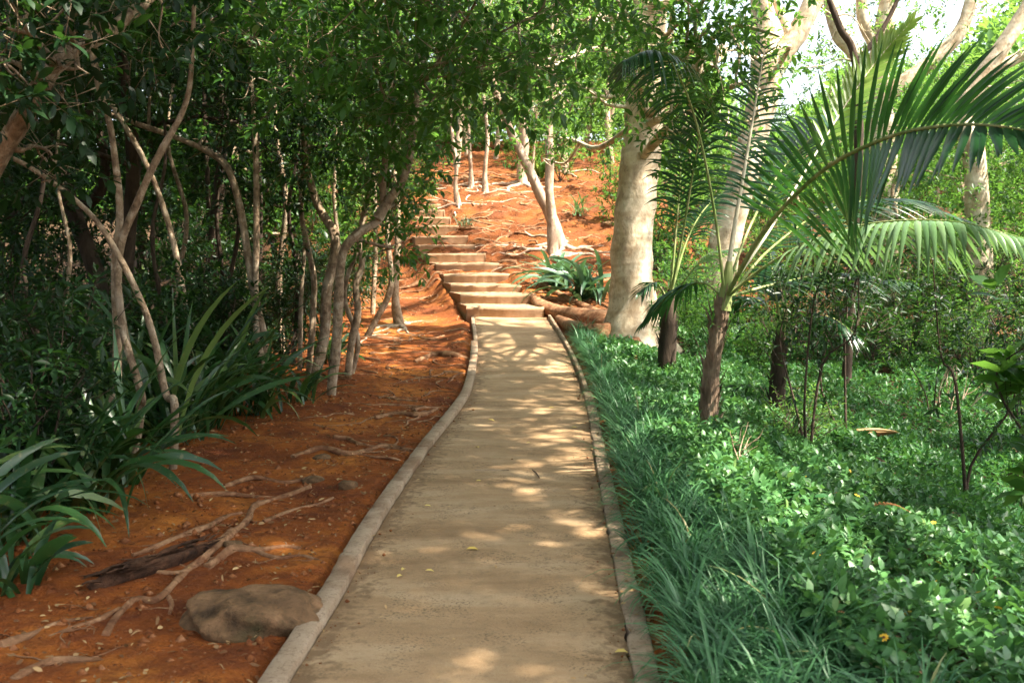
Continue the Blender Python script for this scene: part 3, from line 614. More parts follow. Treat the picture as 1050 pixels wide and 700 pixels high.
ll = 'dark leafy tree deep in the shaded left thicket'; lr = 'green leafy tree in the wood beyond the right slope'; lh = 'sunlit pale green tree on the crest of the red hill'
def gen(x0, x1, y0, y1, n, s0, s1, mind):
    o = []
    for _ in range(3000):
        x, y = rng.uniform(x0, x1), rng.uniform(y0, y1)
        if abs(x / y) > .62: continue
        if -.50 < x / y < -.33 and y > 12.5: continue
        if x / y > .24 and y > 15: S_ = .75
        else: S_ = 1
        if all((x - a) ** 2 + (y - b) ** 2 > mind ** 2 for a, b, *_ in o): o.append((x, y, S_ * rng.uniform(s0, s1), rng.uniform(0, 6.3)))
        if len(o) >= n: break
    return o
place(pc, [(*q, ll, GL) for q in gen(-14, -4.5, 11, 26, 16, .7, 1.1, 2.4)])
OUT_SHADE = [(-6.5, 5.5), (-8.5, 2.5), (-7.5, -1.5), (-10.5, 6), (-9.5, 9.5), (-5.5, -4.5), (-12, 1.5), (-2, -7), (2.5, -8), (7, -4.5), (-11, -5)]  # unseen trees added around the view to block side light

for q_, (x_, y_) in enumerate(OUT_SHADE): copy_tree(pc, (x_, y_, tz(x_, y_) - .05), q_ * 1.9, 1.0, 'unseen dark tree added beside the near path to block side light')['group'] = 'unseen trees added to block side light'
place(pb, [(*q, ll, GL) for q in gen(-16, -4.6, 13, 34, 9, .8, 1.2, 2.6)] + [(*q, lr, GR) for q in gen(5.5, 22, 17, 36, 13, .8, 1.3, 3.0)])
place(pa, [(*q, lh, GH) for q in gen(-9, 9, 37, 54, 13, .9, 1.4, 3.2)] + [(*q, lr, GR) for q in gen(9, 26, 24, 44, 7, .8, 1.3, 3.5)])

# distant wood, one mass
mb = MB(); n = 15000
th = rng.uniform(R(-42), R(42), n); rad = rng.uniform(46, 80, n); x = rad * np.sin(th); y = rad * np.cos(th)
h = rng.uniform(0, 1, n) ** .8 * (9 + 3.5 * np.sin(th * 17) + 2.5 * np.sin(th * 41 + 1)) * np.where((th < -.29) & (th > -.49), .30, np.clip(.74 - th * .35, .60, 1.1)); p = np.stack([x, y, terrain(x, y) + h], -1)
sprays(mb, p, nrm(rng.normal(size=(n, 3)) + np.array([0, -.4, .4])), 6, .8, .55, .32)
tag(mb.build('woods', G3, smooth=False), 'pale green wood filling the gaps between the trees far off', 'woods', kind='stuff')

# unseen tall trees added outside the frame, crown clumps set to shade the ground
def shade(label, fx_, fy_, H, clumps, leaf=G2, n=260):
    z = tz(fx_, fy_); pts = [(fx_, fy_, z - .1), (fx_ + .2, fy_ + .2, z + H * .4), (fx_ + .1, fy_ + .1, z + H * .8)]
    return tree(label, [(pts, [.22, .18, .1])], [(np.array(c), r, n) for c, r in clumps], leaf, m_pale, L=.16, W=.075, k=9, twig=.35)
shade('unseen tall spreading tree added at the left for its shading crown', -4.6, 3.2, 8, [((-3.5, 5, 7.2), 1.8), ((-2.0, 7.5, 7.8), 1.7), ((-4.8, 8, 7), 2.0), ((-.4, 5.2, 8.2), 1.3), ((-3, 11, 8.2), 1.9), ((-6, 5, 6.5), 2), ((-1.6, 9.5, 9), 1.7)], n=330)
shade('unseen tall tree added at the right to shade path, soil and slope', 5.6, 1.0, 9, [((3.6, .2, 6.0), 1.3), ((3.2, 2.0, 5.9), 1.15), ((3.2, 3.8, 5.9), 1.15), ((3.25, 5.6, 6.0), 1.15), ((3.35, 7.4, 6.1), 1.15), ((3.9, 9.3, 6.6), 1.2), ((2.4, 1.2, 5.2), 1.0), ((10, 8, 9), 2.2), ((9.6, 4.6, 9), 1.5), ((12.5, 12, 11), 2.4), ((12, 16, 12), 2.5), ((15, 20, 13), 2.8), ((10.5, 11, 11), 2.0), ((6.5, 12.5, 9.5), 2.0)] + [((1.8, q, 6.9), 1.35) for q in (.8, 4.8, 6.8, 8.8)] + [((1.8, 2.8, 6.9), .95)] + [((.2, q, 8), 1.1) for q in (5.2,)] + [((3.0, q, 7.4), 1.2) for q in (1.6, 3.2, 4.8, 6.4, 8.0, 9.4)], n=480)

# ------------------------------------------------------------------ palms
def frond(root, pts, n, Lm, W, mat, stalk, start=.22, ang=55, droop=.35, upv=(0, 0, 1), lift=.15, asym=(1, 1), r0=.014, sideup=None):
    mb = MB(); C, rr = tube(mb, pts, [r0, r0 * .7, r0 * .45, r0 * .15], 6, 8, 0, mi=1)
    m = len(C); T = nrm(np.gradient(C, axis=0)); B = []; 
    t = np.linspace(start, .995, n)
    for sd, am in ((1, asym[0]), (-1, asym[1])):
        tt = t + rng.normal(0, .002, n); idx = np.clip(tt * (m - 1), 0, m - 1.001); i0 = idx.astype(int); fr = (idx - i0)[:, None]
        c = C[i0] * (1 - fr) + C[i0 + 1] * fr; T0 = nrm(T[i0] * (1 - fr) + T[i0 + 1] * fr)
        U = np.array(upv, float)[None] - (T0 @ np.array(upv, float))[:, None] * T0; U = nrm(U); S = np.cross(T0, U) * sd
        q = (tt - start) / (1 - start); prof = (.35 + .65 * np.sin(np.clip(q * 1.15 + .12, 0, 1) * math.pi) ** .6) * am
        L = Lm * prof * rng.uniform(.93, 1.05, n); a = R(ang) * (1 - .45 * q) + rng.normal(0, .05, n)
        d = nrm(T0 * np.cos(a)[:, None] + (S + U * lift) * np.sin(a)[:, None])
        segs = 6; s = np.linspace(0, 1, segs + 1); pts_ = c[:, None] + d[:, None] * (s[None] * L[:, None])[..., None]
        dr = rng.uniform(.75, 1.25, n)[:, None] * droop * L[:, None] * s[None] ** 2; pts_[..., 2] -= dr
        tan = nrm(np.gradient(pts_, axis=1)); nl = nrm(np.cross(tan, np.cross(U, S)[:, None] * 0 + T0[:, None]) * sd); side = nrm(np.cross(tan, nl))
        side = nrm(T0[:, None] - (tan * T0[:, None]).sum(-1, keepdims=True) * tan)
        wd = W * np.array([.55, 1, 1, .92, .75, .45, .04])[None] * prof[:, None] ** .3 * .5
        nn = np.cross(side, tan)
        V = np.stack([pts_ + side * wd[..., None] + nn * (wd * .35)[..., None], pts_, pts_ - side * wd[..., None] + nn * (wd * .35)[..., None]], 2).reshape(n, -1, 3)
        i = np.arange(segs)[:, None] * 3; qf = np.array([[0, 1, 4, 3], [1, 2, 5, 4]]); Fq = (i[:, None] + qf[None].reshape(1, 2, 4)).reshape(-1, 4)
        Fc = (Fq[None] + (np.arange(n) * V.shape[1])[:, None, None]).reshape(-1, 4)
        mb.add(V.reshape(-1, 3), Fc, np.repeat(rng.uniform(0, 1, n), len(Fq)), 0)
    return mb.build('frond', [mat, stalk], root)
def palm_trunk(root, pts, r, shag=60, mat=m_palmb):
    mb = MB(); C, rr = tube(mb, pts, r, 12, 6, .12)
    idx = rng.integers(0, len(C) - 2, shag); az_ = rng.uniform(0, 6.3, shag); base = C[idx] + np.stack([np.cos(az_), np.sin(az_), 0 * az_], -1) * (rr[idx] * .93)[:, None]
    blades(mb, base, az_, rng.uniform(.10, .26, shag), rng.uniform(.03, .08, shag), rng.uniform(1.25, 1.55, shag), rng.uniform(-.15, .5, shag), 4, .3, .6)
    return mb.build('trunk', mat, root)
g = G(725, 458); Yp = g[1]
palm = empty('palm', g, 'young palm with shaggy brown trunk and long arching fronds beside the grass strip', 'palm')
def Q(a, b, dy=0): return P(a, b, Yp + dy)
palm_trunk(palm, [g - np.array([0, 0, .1]), Q(727, 420), Q(730, 380), Q(737, 340), Q(743, 305)], [q * Yp / F for q in (11.5, 9.5, 8.5, 7.5, 6.5)], 90)
mb = MB(); tube(mb, [Q(742, 318), Q(745, 295), Q(748, 268)], [.06, .05, .025], 10, 5); mb.build('crownshaft', m_petiole, palm)
kw = dict(stalk=m_petiole)
frond(palm, [Q(744, 305), Q(785, 235, -.8), Q(840, 178, -1.8), Q(900, 145, -2.6), Q(960, 130, -3.2), Q(1030, 130, -3.7), Q(1110, 150, -4)], 46, .74, .055, GP, m_petiole, start=.2, ang=58, droop=.10, lift=.35, asym=(1.0, .9), upv=(-.12, -1, .12), r0=.02)
frond(palm, [Q(744, 306), Q(782, 275, -.3), Q(830, 248, -.7), Q(880, 232, -1.1), Q(930, 226, -1.5), Q(985, 228, -1.8), Q(1045, 243, -2.0)], 32, .46, .046, GPp, m_petiole, start=.28, ang=72, droop=.9, lift=.0)
frond(palm, [Q(743, 304), Q(752, 240, .1), Q(764, 170, .2), Q(774, 110, .3), Q(784, 50, .3)], 30, .42, .020, GP, m_petpale, start=.35, ang=80, droop=.25, lift=.0, r0=.024, upv=(0, -1, .2))
frond(palm, [Q(745, 300), Q(790, 235, .5), Q(835, 160, 1.0), Q(872, 100, 1.4), Q(905, 55, 1.6), Q(935, 22, 1.6)], 30, .40, .05, GPy, m_petpale, start=.45, ang=42, droop=.10, lift=.3, upv=(-.3, -.9, .3))
frond(palm, [Q(743, 304), Q(733, 220, -.2), Q(715, 130, -.5), Q(692, 70, -.9), Q(668, 52, -1.2), Q(640, 62, -1.4)], 34, .42, .026, GP, m_petiole, start=.45, ang=60, droop=.8, lift=0)
frond(palm, [Q(746, 306), Q(790, 255, .6), Q(850, 215, 1.2), Q(920, 205, 1.8), Q(985, 225, 2.2)], 42, .7, .036, GP, m_petiole, start=.25, ang=62, droop=.45, lift=.2)
frond(palm, [Q(744, 300), Q(770, 230, .8), Q(805, 170, 1.4), Q(850, 130, 1.9), Q(905, 120, 2.4)], 40, .8, .036, GP, m_petiole, start=.3, ang=58, droop=.25, lift=.5)
frond(palm, [Q(741, 304), Q(720, 290, .3), Q(690, 300, .5), Q(660, 330, .6)], 22, .35, .03, GP, m_petiole, start=.35, ang=60, droop=.6)
frond(palm, [Q(746, 304), Q(800, 290, .9), Q(860, 280, 1.6), Q(930, 290, 2.2)], 34, .6, .034, GP, m_petiole, start=.3, ang=60, droop=.5)
# palm behind, left
g = G(683, 392); Y2 = g[1]
palm2 = empty('palm', g, 'smaller palm with a dark brown trunk between the pale trunk and the shaggy palm', 'palm')
def Q2(a, b, dy=0): return P(a, b, Y2 + dy)
palm_trunk(palm2, [g - np.array([0, 0, .1]), Q2(684, 360), Q2(686, 330), Q2(687, 300)], [q * Y2 / F for q in (10, 9, 8, 5)], 45, m_dark)
for pts, n_, L_, mt in (([(687, 305), (692, 250, .0), (697, 190, .1), (697, 140, .1), (690, 95, 0)], 34, .62, GP), ([(687, 305), (700, 240, -.3), (712, 170, -.6), (722, 120, -.8), (735, 95, -.9)], 34, .62, GP),
                     ([(687, 305), (703, 250, .3), (722, 215, .6), (750, 190, .8)], 26, .5, GP), ([(687, 308), (700, 290, -.3), (725, 262, -.5), (755, 255, -.6)], 22, .4, GPp), ([(686, 310), (672, 290, -.2), (655, 300, -.3)], 14, .3, GP)):
    frond(palm2, [Q2(*q) for q in pts], n_, L_, .03, mt, m_petiole, start=.35, ang=55, droop=.5, r0=.018)
# third palm
g = G(796, 442); Y3 = g[1]
palm3 = empty('palm', g, 'dark trunked young palm half hidden behind the loose shrubs', 'palm')
def Q3(a, b, dy=0): return P(a, b, Y3 + dy)
palm_trunk(palm3, [g - np.array([0, 0, .1]), Q3(797, 400), Q3(800, 365), Q3(803, 345)], [q * Y3 / F for q in (9, 8, 7, 5)], 45, m_dark)
for pts in ([(803, 348), (806, 310), (812, 285), (830, 275, -.3)], [(803, 348), (785, 315), (765, 305, .2), (745, 320, .4)], [(803, 348), (820, 330), (850, 325, -.3), (880, 345, -.4)], [(803, 348), (795, 300), (790, 260, .5)]):
    frond(palm3, [Q3(*q) for q in pts], 20, .42, .032, GPp if pts[-1][0] > 800 and pts[-1][0] < 840 else GP, m_petiole, start=.35, ang=55, droop=.5, r0=.02)

# ------------------------------------------------------------------ shrubs and low plants
def shrub(label, px, py, h, w_, leaf, n, L=.08, W=.03, k=8, nst=6, name='shrub', T=LEAF2, bark=m_dark, at=None, group=None, open_=.35, cat='shrub', droop=.25):
    g = G(px, py) if at is None else np.array([at[0], at[1], tz(*at)]); root = empty(name, g, label, cat, group); wood = MB(); cr = MB()
    for s in range(nst):
        a = s * 2.4 + rng.uniform(-.4, .4); e = g + np.array([math.cos(a) * w_ * rng.uniform(.3, .8), math.sin(a) * w_ * rng.uniform(.3, .8), h * rng.uniform(.65, 1)])
        C, _ = limb(wood, g + rnd(1)[0] * np.array([.02, .02, 0]), e, .004 + .005 * h, .003, .08, 5, s)
        m = n // nst; ci = np.clip((rng.uniform(open_, 1, m) * (len(C) - 1)).astype(int), 0, len(C) - 1)
        p = C[ci] + rng.normal(0, 1, (m, 3)) * np.array([w_ * .24, w_ * .24, h * .10]); d = nrm((p - C[ci]) + (p - g) * .3 + np.array([0, 0, .1]))
        sprays(cr, p, d, k, .16, L, W, T, 0, droop, wood if m < 60 else None)
    wood.build('stem', bark, root); cr.build('foliage', leaf, root, smooth=T is LEAF6); return root
for (px, py, h, w_, n, lf, lab) in (
    (830, 484, 2.0, .6, 110, G1, 'loose dark sapling with thin stems right of the shaggy palm'),
    (868, 462, 2.1, .5, 90, G1, 'thin upright sapling under the drooping pale frond'),
    (955, 440, 1.9, .8, 130, G2, 'bare-stemmed shrub on the brown bank at right'),
    (992, 548, 2.2, .5, 90, G1, 'dark sapling with one thin trunk near the right edge'),
    (1060, 480, 2.2, 1.0, 240, G1, 'dense dark bush at the right edge of the slope'),
    (770, 392, .9, .7, 190, G2, 'low green bush behind the shaggy palm trunk'),
    (722, 372, 1.1, .7, 170, G2, 'low bush between the two palm trunks'),
    (702, 340, 1.4, .8, 200, G2, 'rounded bush right of the massive pale trunk'),
    (840, 385, 1.7, 1.1, 240, G1, 'dark bush behind the half-hidden palm'),
    (1000, 395, 2.4, 1.3, 300, G2, 'tall leafy bush on the right bank'),
    (895, 385, 1.9, 1.1, 260, G1, 'dark bush in the gully left of the tall leafy one'),
    (960, 372, 2.6, 1.4, 300, G1, 'dark tall bush far down the right slope'),
    (930, 370, 2.2, 1.2, 260, G2, 'leafy bush far down the right slope'),
    (1050, 380, 2.6, 1.3, 300, G1, 'tall dark bush in the right distance')):
    shrub(lab, px, py, h, w_, lf, int(n * 1.35), L=.085, W=.026 if n < 180 else .036, nst=(2 if n < 100 else 3) if n < 180 else 7, open_=.6 if n < 180 else .25)
shrub('large-leaved bush cut by the right edge with broad pale green leaves', 1040, 520, 2.0, .22, G2, 26, L=.17, W=.10, T=LEAF6, nst=3, at=(3.25, 5.9), open_=.5)
# dark under-storey on the left
left_shrubs = [(20, 520, 1.2, .6, 'dark bush low at the left edge behind the strap leaves'), (60, 440, 1.5, .7, 'dark bush left of the slender mottled stems'), (150, 430, 1.3, .6, 'dark bush behind the slender mottled stems'), (225, 400, 1.4, .7, 'dark bush behind the broad strap-leaved plant'),
    (290, 375, 1.5, .7, 'dark bush behind the twisted clump on its left'), (10, 400, 2.0, .9, 'tall dark bush at the left edge'), (110, 370, 2.0, .9, 'tall dark bush in the middle of the left thicket'), (200, 360, 2.0, .9, 'tall dark bush right of the pair of dark trunks'), (330, 345, 1.7, .8, 'dark bush behind the S-bent tree'), (365, 318, 1.5, .8, 'green bush between the twisted clump and the flared tree'), (250, 345, 1.8, .8, 'dark bush deep behind the arching limb'), (40, 360, 2.2, 1, 'dark tall bush under the gnarled tree')]
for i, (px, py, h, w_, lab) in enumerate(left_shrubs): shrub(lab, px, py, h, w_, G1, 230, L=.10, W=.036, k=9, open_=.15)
for (x, y, h, w_, lab) in ((2.9, 20.5, 2.0, 1.0, 'pale bush at the foot of the hill behind the massive trunk'), (3.9, 23, 2.6, 1.2, 'tall grey-green bush right of the hill clearing'), (1.2 + 1.6, 26, 2.2, 1.1, 'grey-green bush at the right border of the red clearing'), (4.8, 20, 2.4, 1.2, 'green bush between the massive trunk and the forked tree'), (3.4, 30, 3.0, 1.5, 'tall bush at the upper right of the clearing'), (1.6, 33, 2.2, 1.0, 'bush high on the hill right of the thin crest tree'), (6.2, 23, 3, 1.4, 'tall green bush behind the forked pale tree'), (-5.2, 28, 2.5, 1.3, 'leafy bush left of the top of the stairs'), (-3.9, 22.5, 1.8, .8, 'leafy bush left of the middle of the stairs'), (.4, 37, 2.0, 1.0, 'broad-leaved bush high on the hill between thin trunks')):
    shrub(lab, 0, 0, h, w_, G3 if y > 22 else G2, 260, L=.12, W=.05, at=(x, y), open_=.1)

# strap-leaved plants
def strap(label, g, n, Lr, Wr, mat, e=(.5, 1.35), bend=(.9, 2.2), az_=None, name='strap_leaf_plant', cat='plant', spread=.08, group=None):
    root = empty(name, g, label, cat, group); mb = MB(); a = rng.uniform(0, 6.3, n) if az_ is None else rng.uniform(az_[0], az_[1], n)
    base = np.array(g) + np.stack([rng.normal(0, spread, n), rng.normal(0, spread, n), np.zeros(n) - .02], -1)
    blades(mb, base, a, rng.uniform(*Lr, n), rng.uniform(*Wr, n), rng.uniform(*e, n), rng.uniform(*bend, n), 9, .3, 1.0, None, 0, .45, rng.normal(0, .8, n))
    mb.build('foliage', mat, root); return root
for (px, py, n, L0, L1, lab) in (
    (80, 605, 18, .35, .6, 'low strap-leaved plant nearest the dark log'),
    (28, 560, 22, .5, .85, 'dense strap-leaved plant right at the left edge above the log'),
    (60, 520, 22, .5, .9, 'strap-leaved plant with upright leaves left of the mottled stem feet'),
    (125, 525, 18, .45, .75, 'strap-leaved plant leaning over the soil right below the mottled stems'),
    (170, 450, 20, .5, .9, 'strap-leaved plant right behind the kinked stem feet'),
    (240, 440, 24, .6, 1.0, 'strap-leaved plant with broad glossy leaves at the centre of the soil border'),
    (35, 600, 20, .45, .8, 'strap-leaved plant at the lower left edge with arching dark leaves'),
    (95, 560, 16, .4, .75, 'strap-leaved plant with a blotched hanging leaf over the red soil'),
    (20, 510, 18, .5, .9, 'strap-leaved plant standing tall beside the dry brown leaf'),
    (150, 495, 20, .5, .85, 'strap-leaved plant at the feet of the slender mottled stems'),
    (215, 455, 26, .6, 1.05, 'broad strap-leaved plant spreading over the border of the red soil'),
    (262, 425, 26, .6, 1.05, 'broad strap-leaved plant left of the twisted clump'),
    (305, 425, 18, .45, .8, 'strap-leaved plant with yellowing tips beside the red soil'),
    (110, 440, 16, .6, 1.0, 'strap-leaved plant half hidden behind the mottled stems'),
    (190, 405, 16, .6, 1.0, 'strap-leaved plant in the shade behind the broad one'),
    (345, 412, 14, .3, .5, 'short strap-leaved plant at the foot of the thick twisted trunk'),
    (250, 385, 16, .6, .9, 'strap-leaved plant deep under the arching limb'),
    (60, 470, 14, .5, .9, 'strap-leaved plant in the dark left undergrowth'),
    (372, 372, 12, .3, .5, 'small strap-leaved plant right of the twisted clump')):
    k_ = 1.0 if py > 550 else 1.25; strap(lab, G(px - (85 if py > 550 else 34), py), int(n * 1.8), (L0 * k_ * 1.1, L1 * k_ * 1.2), (.035, .075), GS, e=(.75, 1.5), bend=(.5, 2.0))
g = G(112, 500); strap('upright sword-like bright leaf beside the mottled stems', g, 5, (.9, 1.15), (.05, .07), GS, (1.35, 1.5), (.05, .35), name='sword_leaf_plant')
for (px, py, n, L0, lab) in ((574, 296, 40, .85, 'grey-green strap-leaved clump left half beside the stairs'), (601, 308, 40, .9, 'grey-green strap-leaved clump against the massive pale trunk')):
    strap(lab, G(px, py), n, (L0 * .8, L0 * 1.6), (.08, .13), GA, (.6, 1.4), (.8, 2.3), spread=.14)
strap('small grey tuft of narrow leaves beside the stairs', G(477, 232), 40, (.25, .45), (.012, .02), GA, (.7, 1.5), (.5, 1.8), name='grass_tuft', cat='tuft')
strap('pale spiky plant high on the hill right of the leaning tree', G(552, 182), 16, (.8, 1.6), (.12, .2), G3, (.7, 1.4), (.3, 1.4), name='spiky_plant')
strap('pale tuft at the border of the hill clearing', G(592, 222), 20, (.5, .9), (.03, .05), GPp, (.7, 1.4), (.8, 2.0), name='grass_tuft', cat='tuft')
for i, (px, py, lab) in enumerate(((1010, 330, 'spiky plant with narrow pale leaves at the right bank'), (860, 350, 'spiky plant behind the loose shrubs'), (735, 352, 'spiky plant between the palm trunks'))):
    strap(lab, G(px, py), 24, (.6, 1.1), (.035, .06), GS, (.6, 1.45), (.5, 1.8), name='spiky_plant')

# grass strip along the right kerb
mb = MB(); ys = []; xs = []
for yv in np.arange(2.2, 15.0, .12):
    x0 = float(catm(PY, PR, np.array([yv]))[0]) + .25; wd = np.interp(yv, [2, 4, 7, 10, 13, 15.2], [.80, .58, .38, .33, .28, .15])
    for xv in np.arange(x0, x0 + wd, .13): xs.append(xv + rng.normal(0, .035)); ys.append(yv + rng.normal(0, .035))
xs = np.array(xs); ys = np.array(ys); nb = 46; n = len(xs) * nb; hs = np.repeat(rng.uniform(.65, 1.2, len(xs)), nb)
bx = np.repeat(xs, nb) + rng.normal(0, .022, n); by = np.repeat(ys, nb) + rng.normal(0, .022, n)
tl = np.repeat(rng.uniform(0, 6.3, len(xs)), nb); azb = np.where(rng.uniform(0, 1, n) < .45, tl + rng.normal(0, .5, n), rng.uniform(0, 6.3, n))
blades(mb, np.stack([bx, by, terrain(bx, by) - .01], -1), azb, rng.uniform(.22, .48, n) * hs, rng.uniform(.008, .0155, n), rng.uniform(.95, 1.5, n), rng.uniform(.9, 2.3, n), 6, .3, .8,
       np.clip(np.repeat(rng.uniform(0, .75, len(xs)), nb) + rng.uniform(0, .35, n) * rng.choice([.6, 1.0], n), 0, .84) + .16 * (rng.uniform(0, 1, n) < .035))
tag(mb.build('grass', GG), 'long arching blue-green grass bordering the path', 'grass', kind='stuff')

# ground cover of the right slope
def cover(name, label, x0f, x1f, y0, y1, dens, hgt, L, W, mat, T, k=6):
    mb = MB(); A = []
    yy = rng.uniform(y0, y1, int(dens * (y1 - y0) * 4)); a, b = x0f(yy), x1f(yy); xx = a + (b - a) * rng.uniform(0, 1, len(yy)); keep = rng.uniform(0, 1, len(yy)) < (b - a) / 4 ; xx, yy = xx[keep], yy[keep]
    keep = np.abs(xx) < .60 * np.maximum(yy, .1) + 1.2; xx, yy = xx[keep], yy[keep]
    z = terrain(xx, yy); hm = hgt * (.75 + .35 * np.sin(xx * 2.9 + yy * 1.3) * np.sin(yy * 2.2 - xx) + .2 * np.sin(xx * 7.1) * np.sin(yy * 6.3)); q = rng.uniform(0, 1, len(xx)) ** .6
    p = np.stack([xx, yy, z + hm * q], -1); d = nrm(np.stack([rng.normal(0, .45, len(xx)), rng.normal(0, .45, len(xx)), np.ones(len(xx))], -1))
    sprays(mb, p, d, k, .09, L, W, T, 0, .12); return tag(mb.build(name, mat, smooth=T is LEAF6), label, 'ground cover', kind='stuff')
gl = lambda y: catm(PY, PR, np.clip(y, -2, 17)) + np.interp(y, [2, 4, 7, 10, 13, 16], [.92, .68, .46, .42, .40, .40])
cover('ground_cover', 'glossy green creeping ground cover with yellow flowers on the near terrace', gl, lambda y: 2.9 + .2 * np.sin(y * .8) + .1 * np.maximum(y - 14, 0) * 0, 2.2, 9.5, 520, .25, .066, .034, G4, LEAF6)
cover('ground_cover', 'smaller-looking bright green ground cover behind the palms', lambda y: gl(y) + np.where(y > 13.6, 1.5, 0), lambda y: 3.1 + 0 * y + np.where(y > 13.6, .8, 0), 9.3, 17.5, 380, .24, .075, .038, G4, LEAF2)
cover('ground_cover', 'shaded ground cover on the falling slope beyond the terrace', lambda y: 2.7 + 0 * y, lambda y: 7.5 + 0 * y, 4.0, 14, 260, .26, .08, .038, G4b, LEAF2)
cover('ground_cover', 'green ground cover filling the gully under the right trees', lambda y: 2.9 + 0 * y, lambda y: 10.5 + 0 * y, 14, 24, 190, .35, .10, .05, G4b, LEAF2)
cover('undergrowth', 'low dark leaves covering the floor of the left thicket', lambda y: -6.5 - .2 * y, lambda y: np.interp(y, [3, 5, 8, 12, 17, 24], [-2.9, -2.8, -2.7, -2.9, -3.5, -5]), 3.8, 24, 110, .22, .09, .036, G1, LEAF2)
# fluffy pale green fern-like sprig and bare twigs in the cover
def bare(label, px, py, h, w_, mat=m_root, n=3, name='bare_twig', r=.008):
    g = G(px, py); mb = MB()
    for s in range(n):
        e = g + np.array([rng.uniform(-.2, 1) * w_, rng.uniform(-.3, .3) * w_, h * rng.uniform(.6, 1)]); C, _ = limb(mb, g, e, r, .002, .05, 6, s)
        for q in range(3): limb(mb, C[int(len(C) * rng.uniform(.4, .8))], e + rnd(1)[0] * .12, r * .5, .0015, 0, 5, q)
    return tag(mb.build(name, mat), label, 'twig')
bare('forked bare tan twig standing in the ground cover by the grass', 750, 505, .45, .32, m_stem)
bare('bare pale twigs rising from the shrub on the right bank', 968, 440, 1.1, .8, m_hill, 5, r=.012)
shrub('feathery light green sprig beside the half-hidden palm', 812, 470, .55, .38, G3, 110, L=.05, W=.014, nst=6, name='sprig', cat='plant')
g = G(918, 482); mb = MB(); blades(mb, np.repeat(g[None] + np.array([[0, 0, .34]]), 5, 0), rng.uniform(2.6, 3.4, 5), rng.uniform(.3, .5, 5), rng.uniform(.07, .12, 5), rng.uniform(-.2, .2, 5), rng.uniform(0, .3, 5), 5, .5)
tag(mb.build('dry_leaf', m_brown), 'broken tan dry palm leaf lying on the shaded ground cover', 'dry leaf')
g = G(885, 566) + np.array([0, 0, .24]); r_ = empty('dry_frond', g, 'small rusty brown fern frond lying on the ground cover', 'dry frond')
frond(r_, [g, g + [.09, 0, .03], g + [.18, .02, .02], g + [.26, .03, -.02]], 12, .055, .012, m_dryfr, m_dryfr, start=.05, ang=70, droop=.2, r0=.004)
g = G(12, 470); mb = MB(); blades(mb, np.repeat(g[None], 5, 0), rng.uniform(-.6, .6, 5), rng.uniform(.35, .6, 5), rng.uniform(.03, .07, 5), rng.uniform(.9, 1.4, 5), rng.uniform(.5, 1.4, 5), 6, .6)
tag(mb.build('dry_leaf', m_brown), 'curled brown dead leaf standing in the left undergrowth', 'dry leaf')

# yellow flowers
fl = [(792, 505), (798, 508), (812, 497), (823, 500), (824, 510), (857, 527), (888, 505), (706, 508), (754, 508), (878, 530), (836, 599), (827, 624), (882, 624), (893, 643), (961, 605), (1008, 613), (988, 604), (957, 628), (943, 654), (1025, 582), (1022, 655), (1040, 612), (956, 560), (780, 480), (1000, 640), (930, 664), (870, 500), (905, 690)]
fm = MB(); pz = np.zeros((9, 3)); a = np.arange(9) * 2 * math.pi / 9; put_leaves(fm, pz, np.stack([np.cos(a), np.sin(a), .25 + 0 * a], -1), np.array([[0, 0, 1.]]) + 0 * pz, .019, .010, rng.uniform(0, 1, 9), LEAF6)
th = np.arange(8) * math.pi / 4; fm.add(np.vstack([[[0, 0, .008]], np.stack([.006 * np.cos(th), .006 * np.sin(th), .003 + 0 * th], -1)]), [[0, 1 + k, 1 + (k + 1) % 8] for k in range(8)], 0, 1)
flower = fm.build('flower', [m_petal, m_brown])
for i, (px, py) in enumerate(fl):
    g = G(px, py + 12); o = flower if i == 0 else flower.copy()
    if i: COL.objects.link(o)
    g2 = P(px, py, g[1] - .15); zt = tz(g2[0], g2[1]) + .27; o.location = (g2[0], g2[1], min(max(g2[2], zt - .04), zt + .05)); o.rotation_euler = (rng.uniform(.2, .7), rng.uniform(-.4, .4), rng.uniform(0, 6)); s = rng.uniform(.8, 1.3); o.scale = (s, s, s)
    tag(o, 'small yellow daisy-like flower standing above the green ground cover', 'flower', 'yellow flowers in the ground cover')

# ------------------------------------------------------------------ roots, rocks and litter on the red soil
def root_obj(label, pts, r, group=None, mat=m_root, name='tree_root', per=5, cat='root', lift=.05):
    q = [G(a, b) for a, b in pts]; rr = [k * q[0][1] / F for k in r]
    ri = np.interp(np.linspace(0, 1, len(q)), np.linspace(0, 1, len(rr)), rr); q = [np.array([z[0], z[1], tz(z[0], z[1]) + (lift + rng.uniform(-.35, .45)) * s]) for z, s in zip(q, ri)]
    mb = MB(); C_, R_ = tube(mb, q, rr, 10, per, .3, seed=len(pts))
    for k_ in range(2 + len(pts) // 2):
        q_ = C_[int(rng.uniform(.1, .9) * len(C_))]; p_, r_ = root_path(q_[0], q_[1], rng.uniform(0, 6.3), rng.uniform(.12, .4), rr[0] * .28, q_[2], 6, .5); tube(mb, p_, r_, 5, 3, .2)
    _ = 0; return tag(mb.build(name, mat), label, cat, group)
root_obj('longest tan root snaking down the red soil past the boulder', [(108, 652), (120, 633), (138, 618), (160, 616), (180, 600), (192, 585), (215, 572), (240, 548), (255, 533), (262, 520), (290, 510), (318, 500)], [4, 4.5, 5, 5, 5.5, 6, 5])
root_obj('tan root forking above the fallen log', [(136, 572), (165, 560), (190, 550), (215, 540), (232, 530), (248, 528)], [2.5, 3.5, 4, 4, 2])
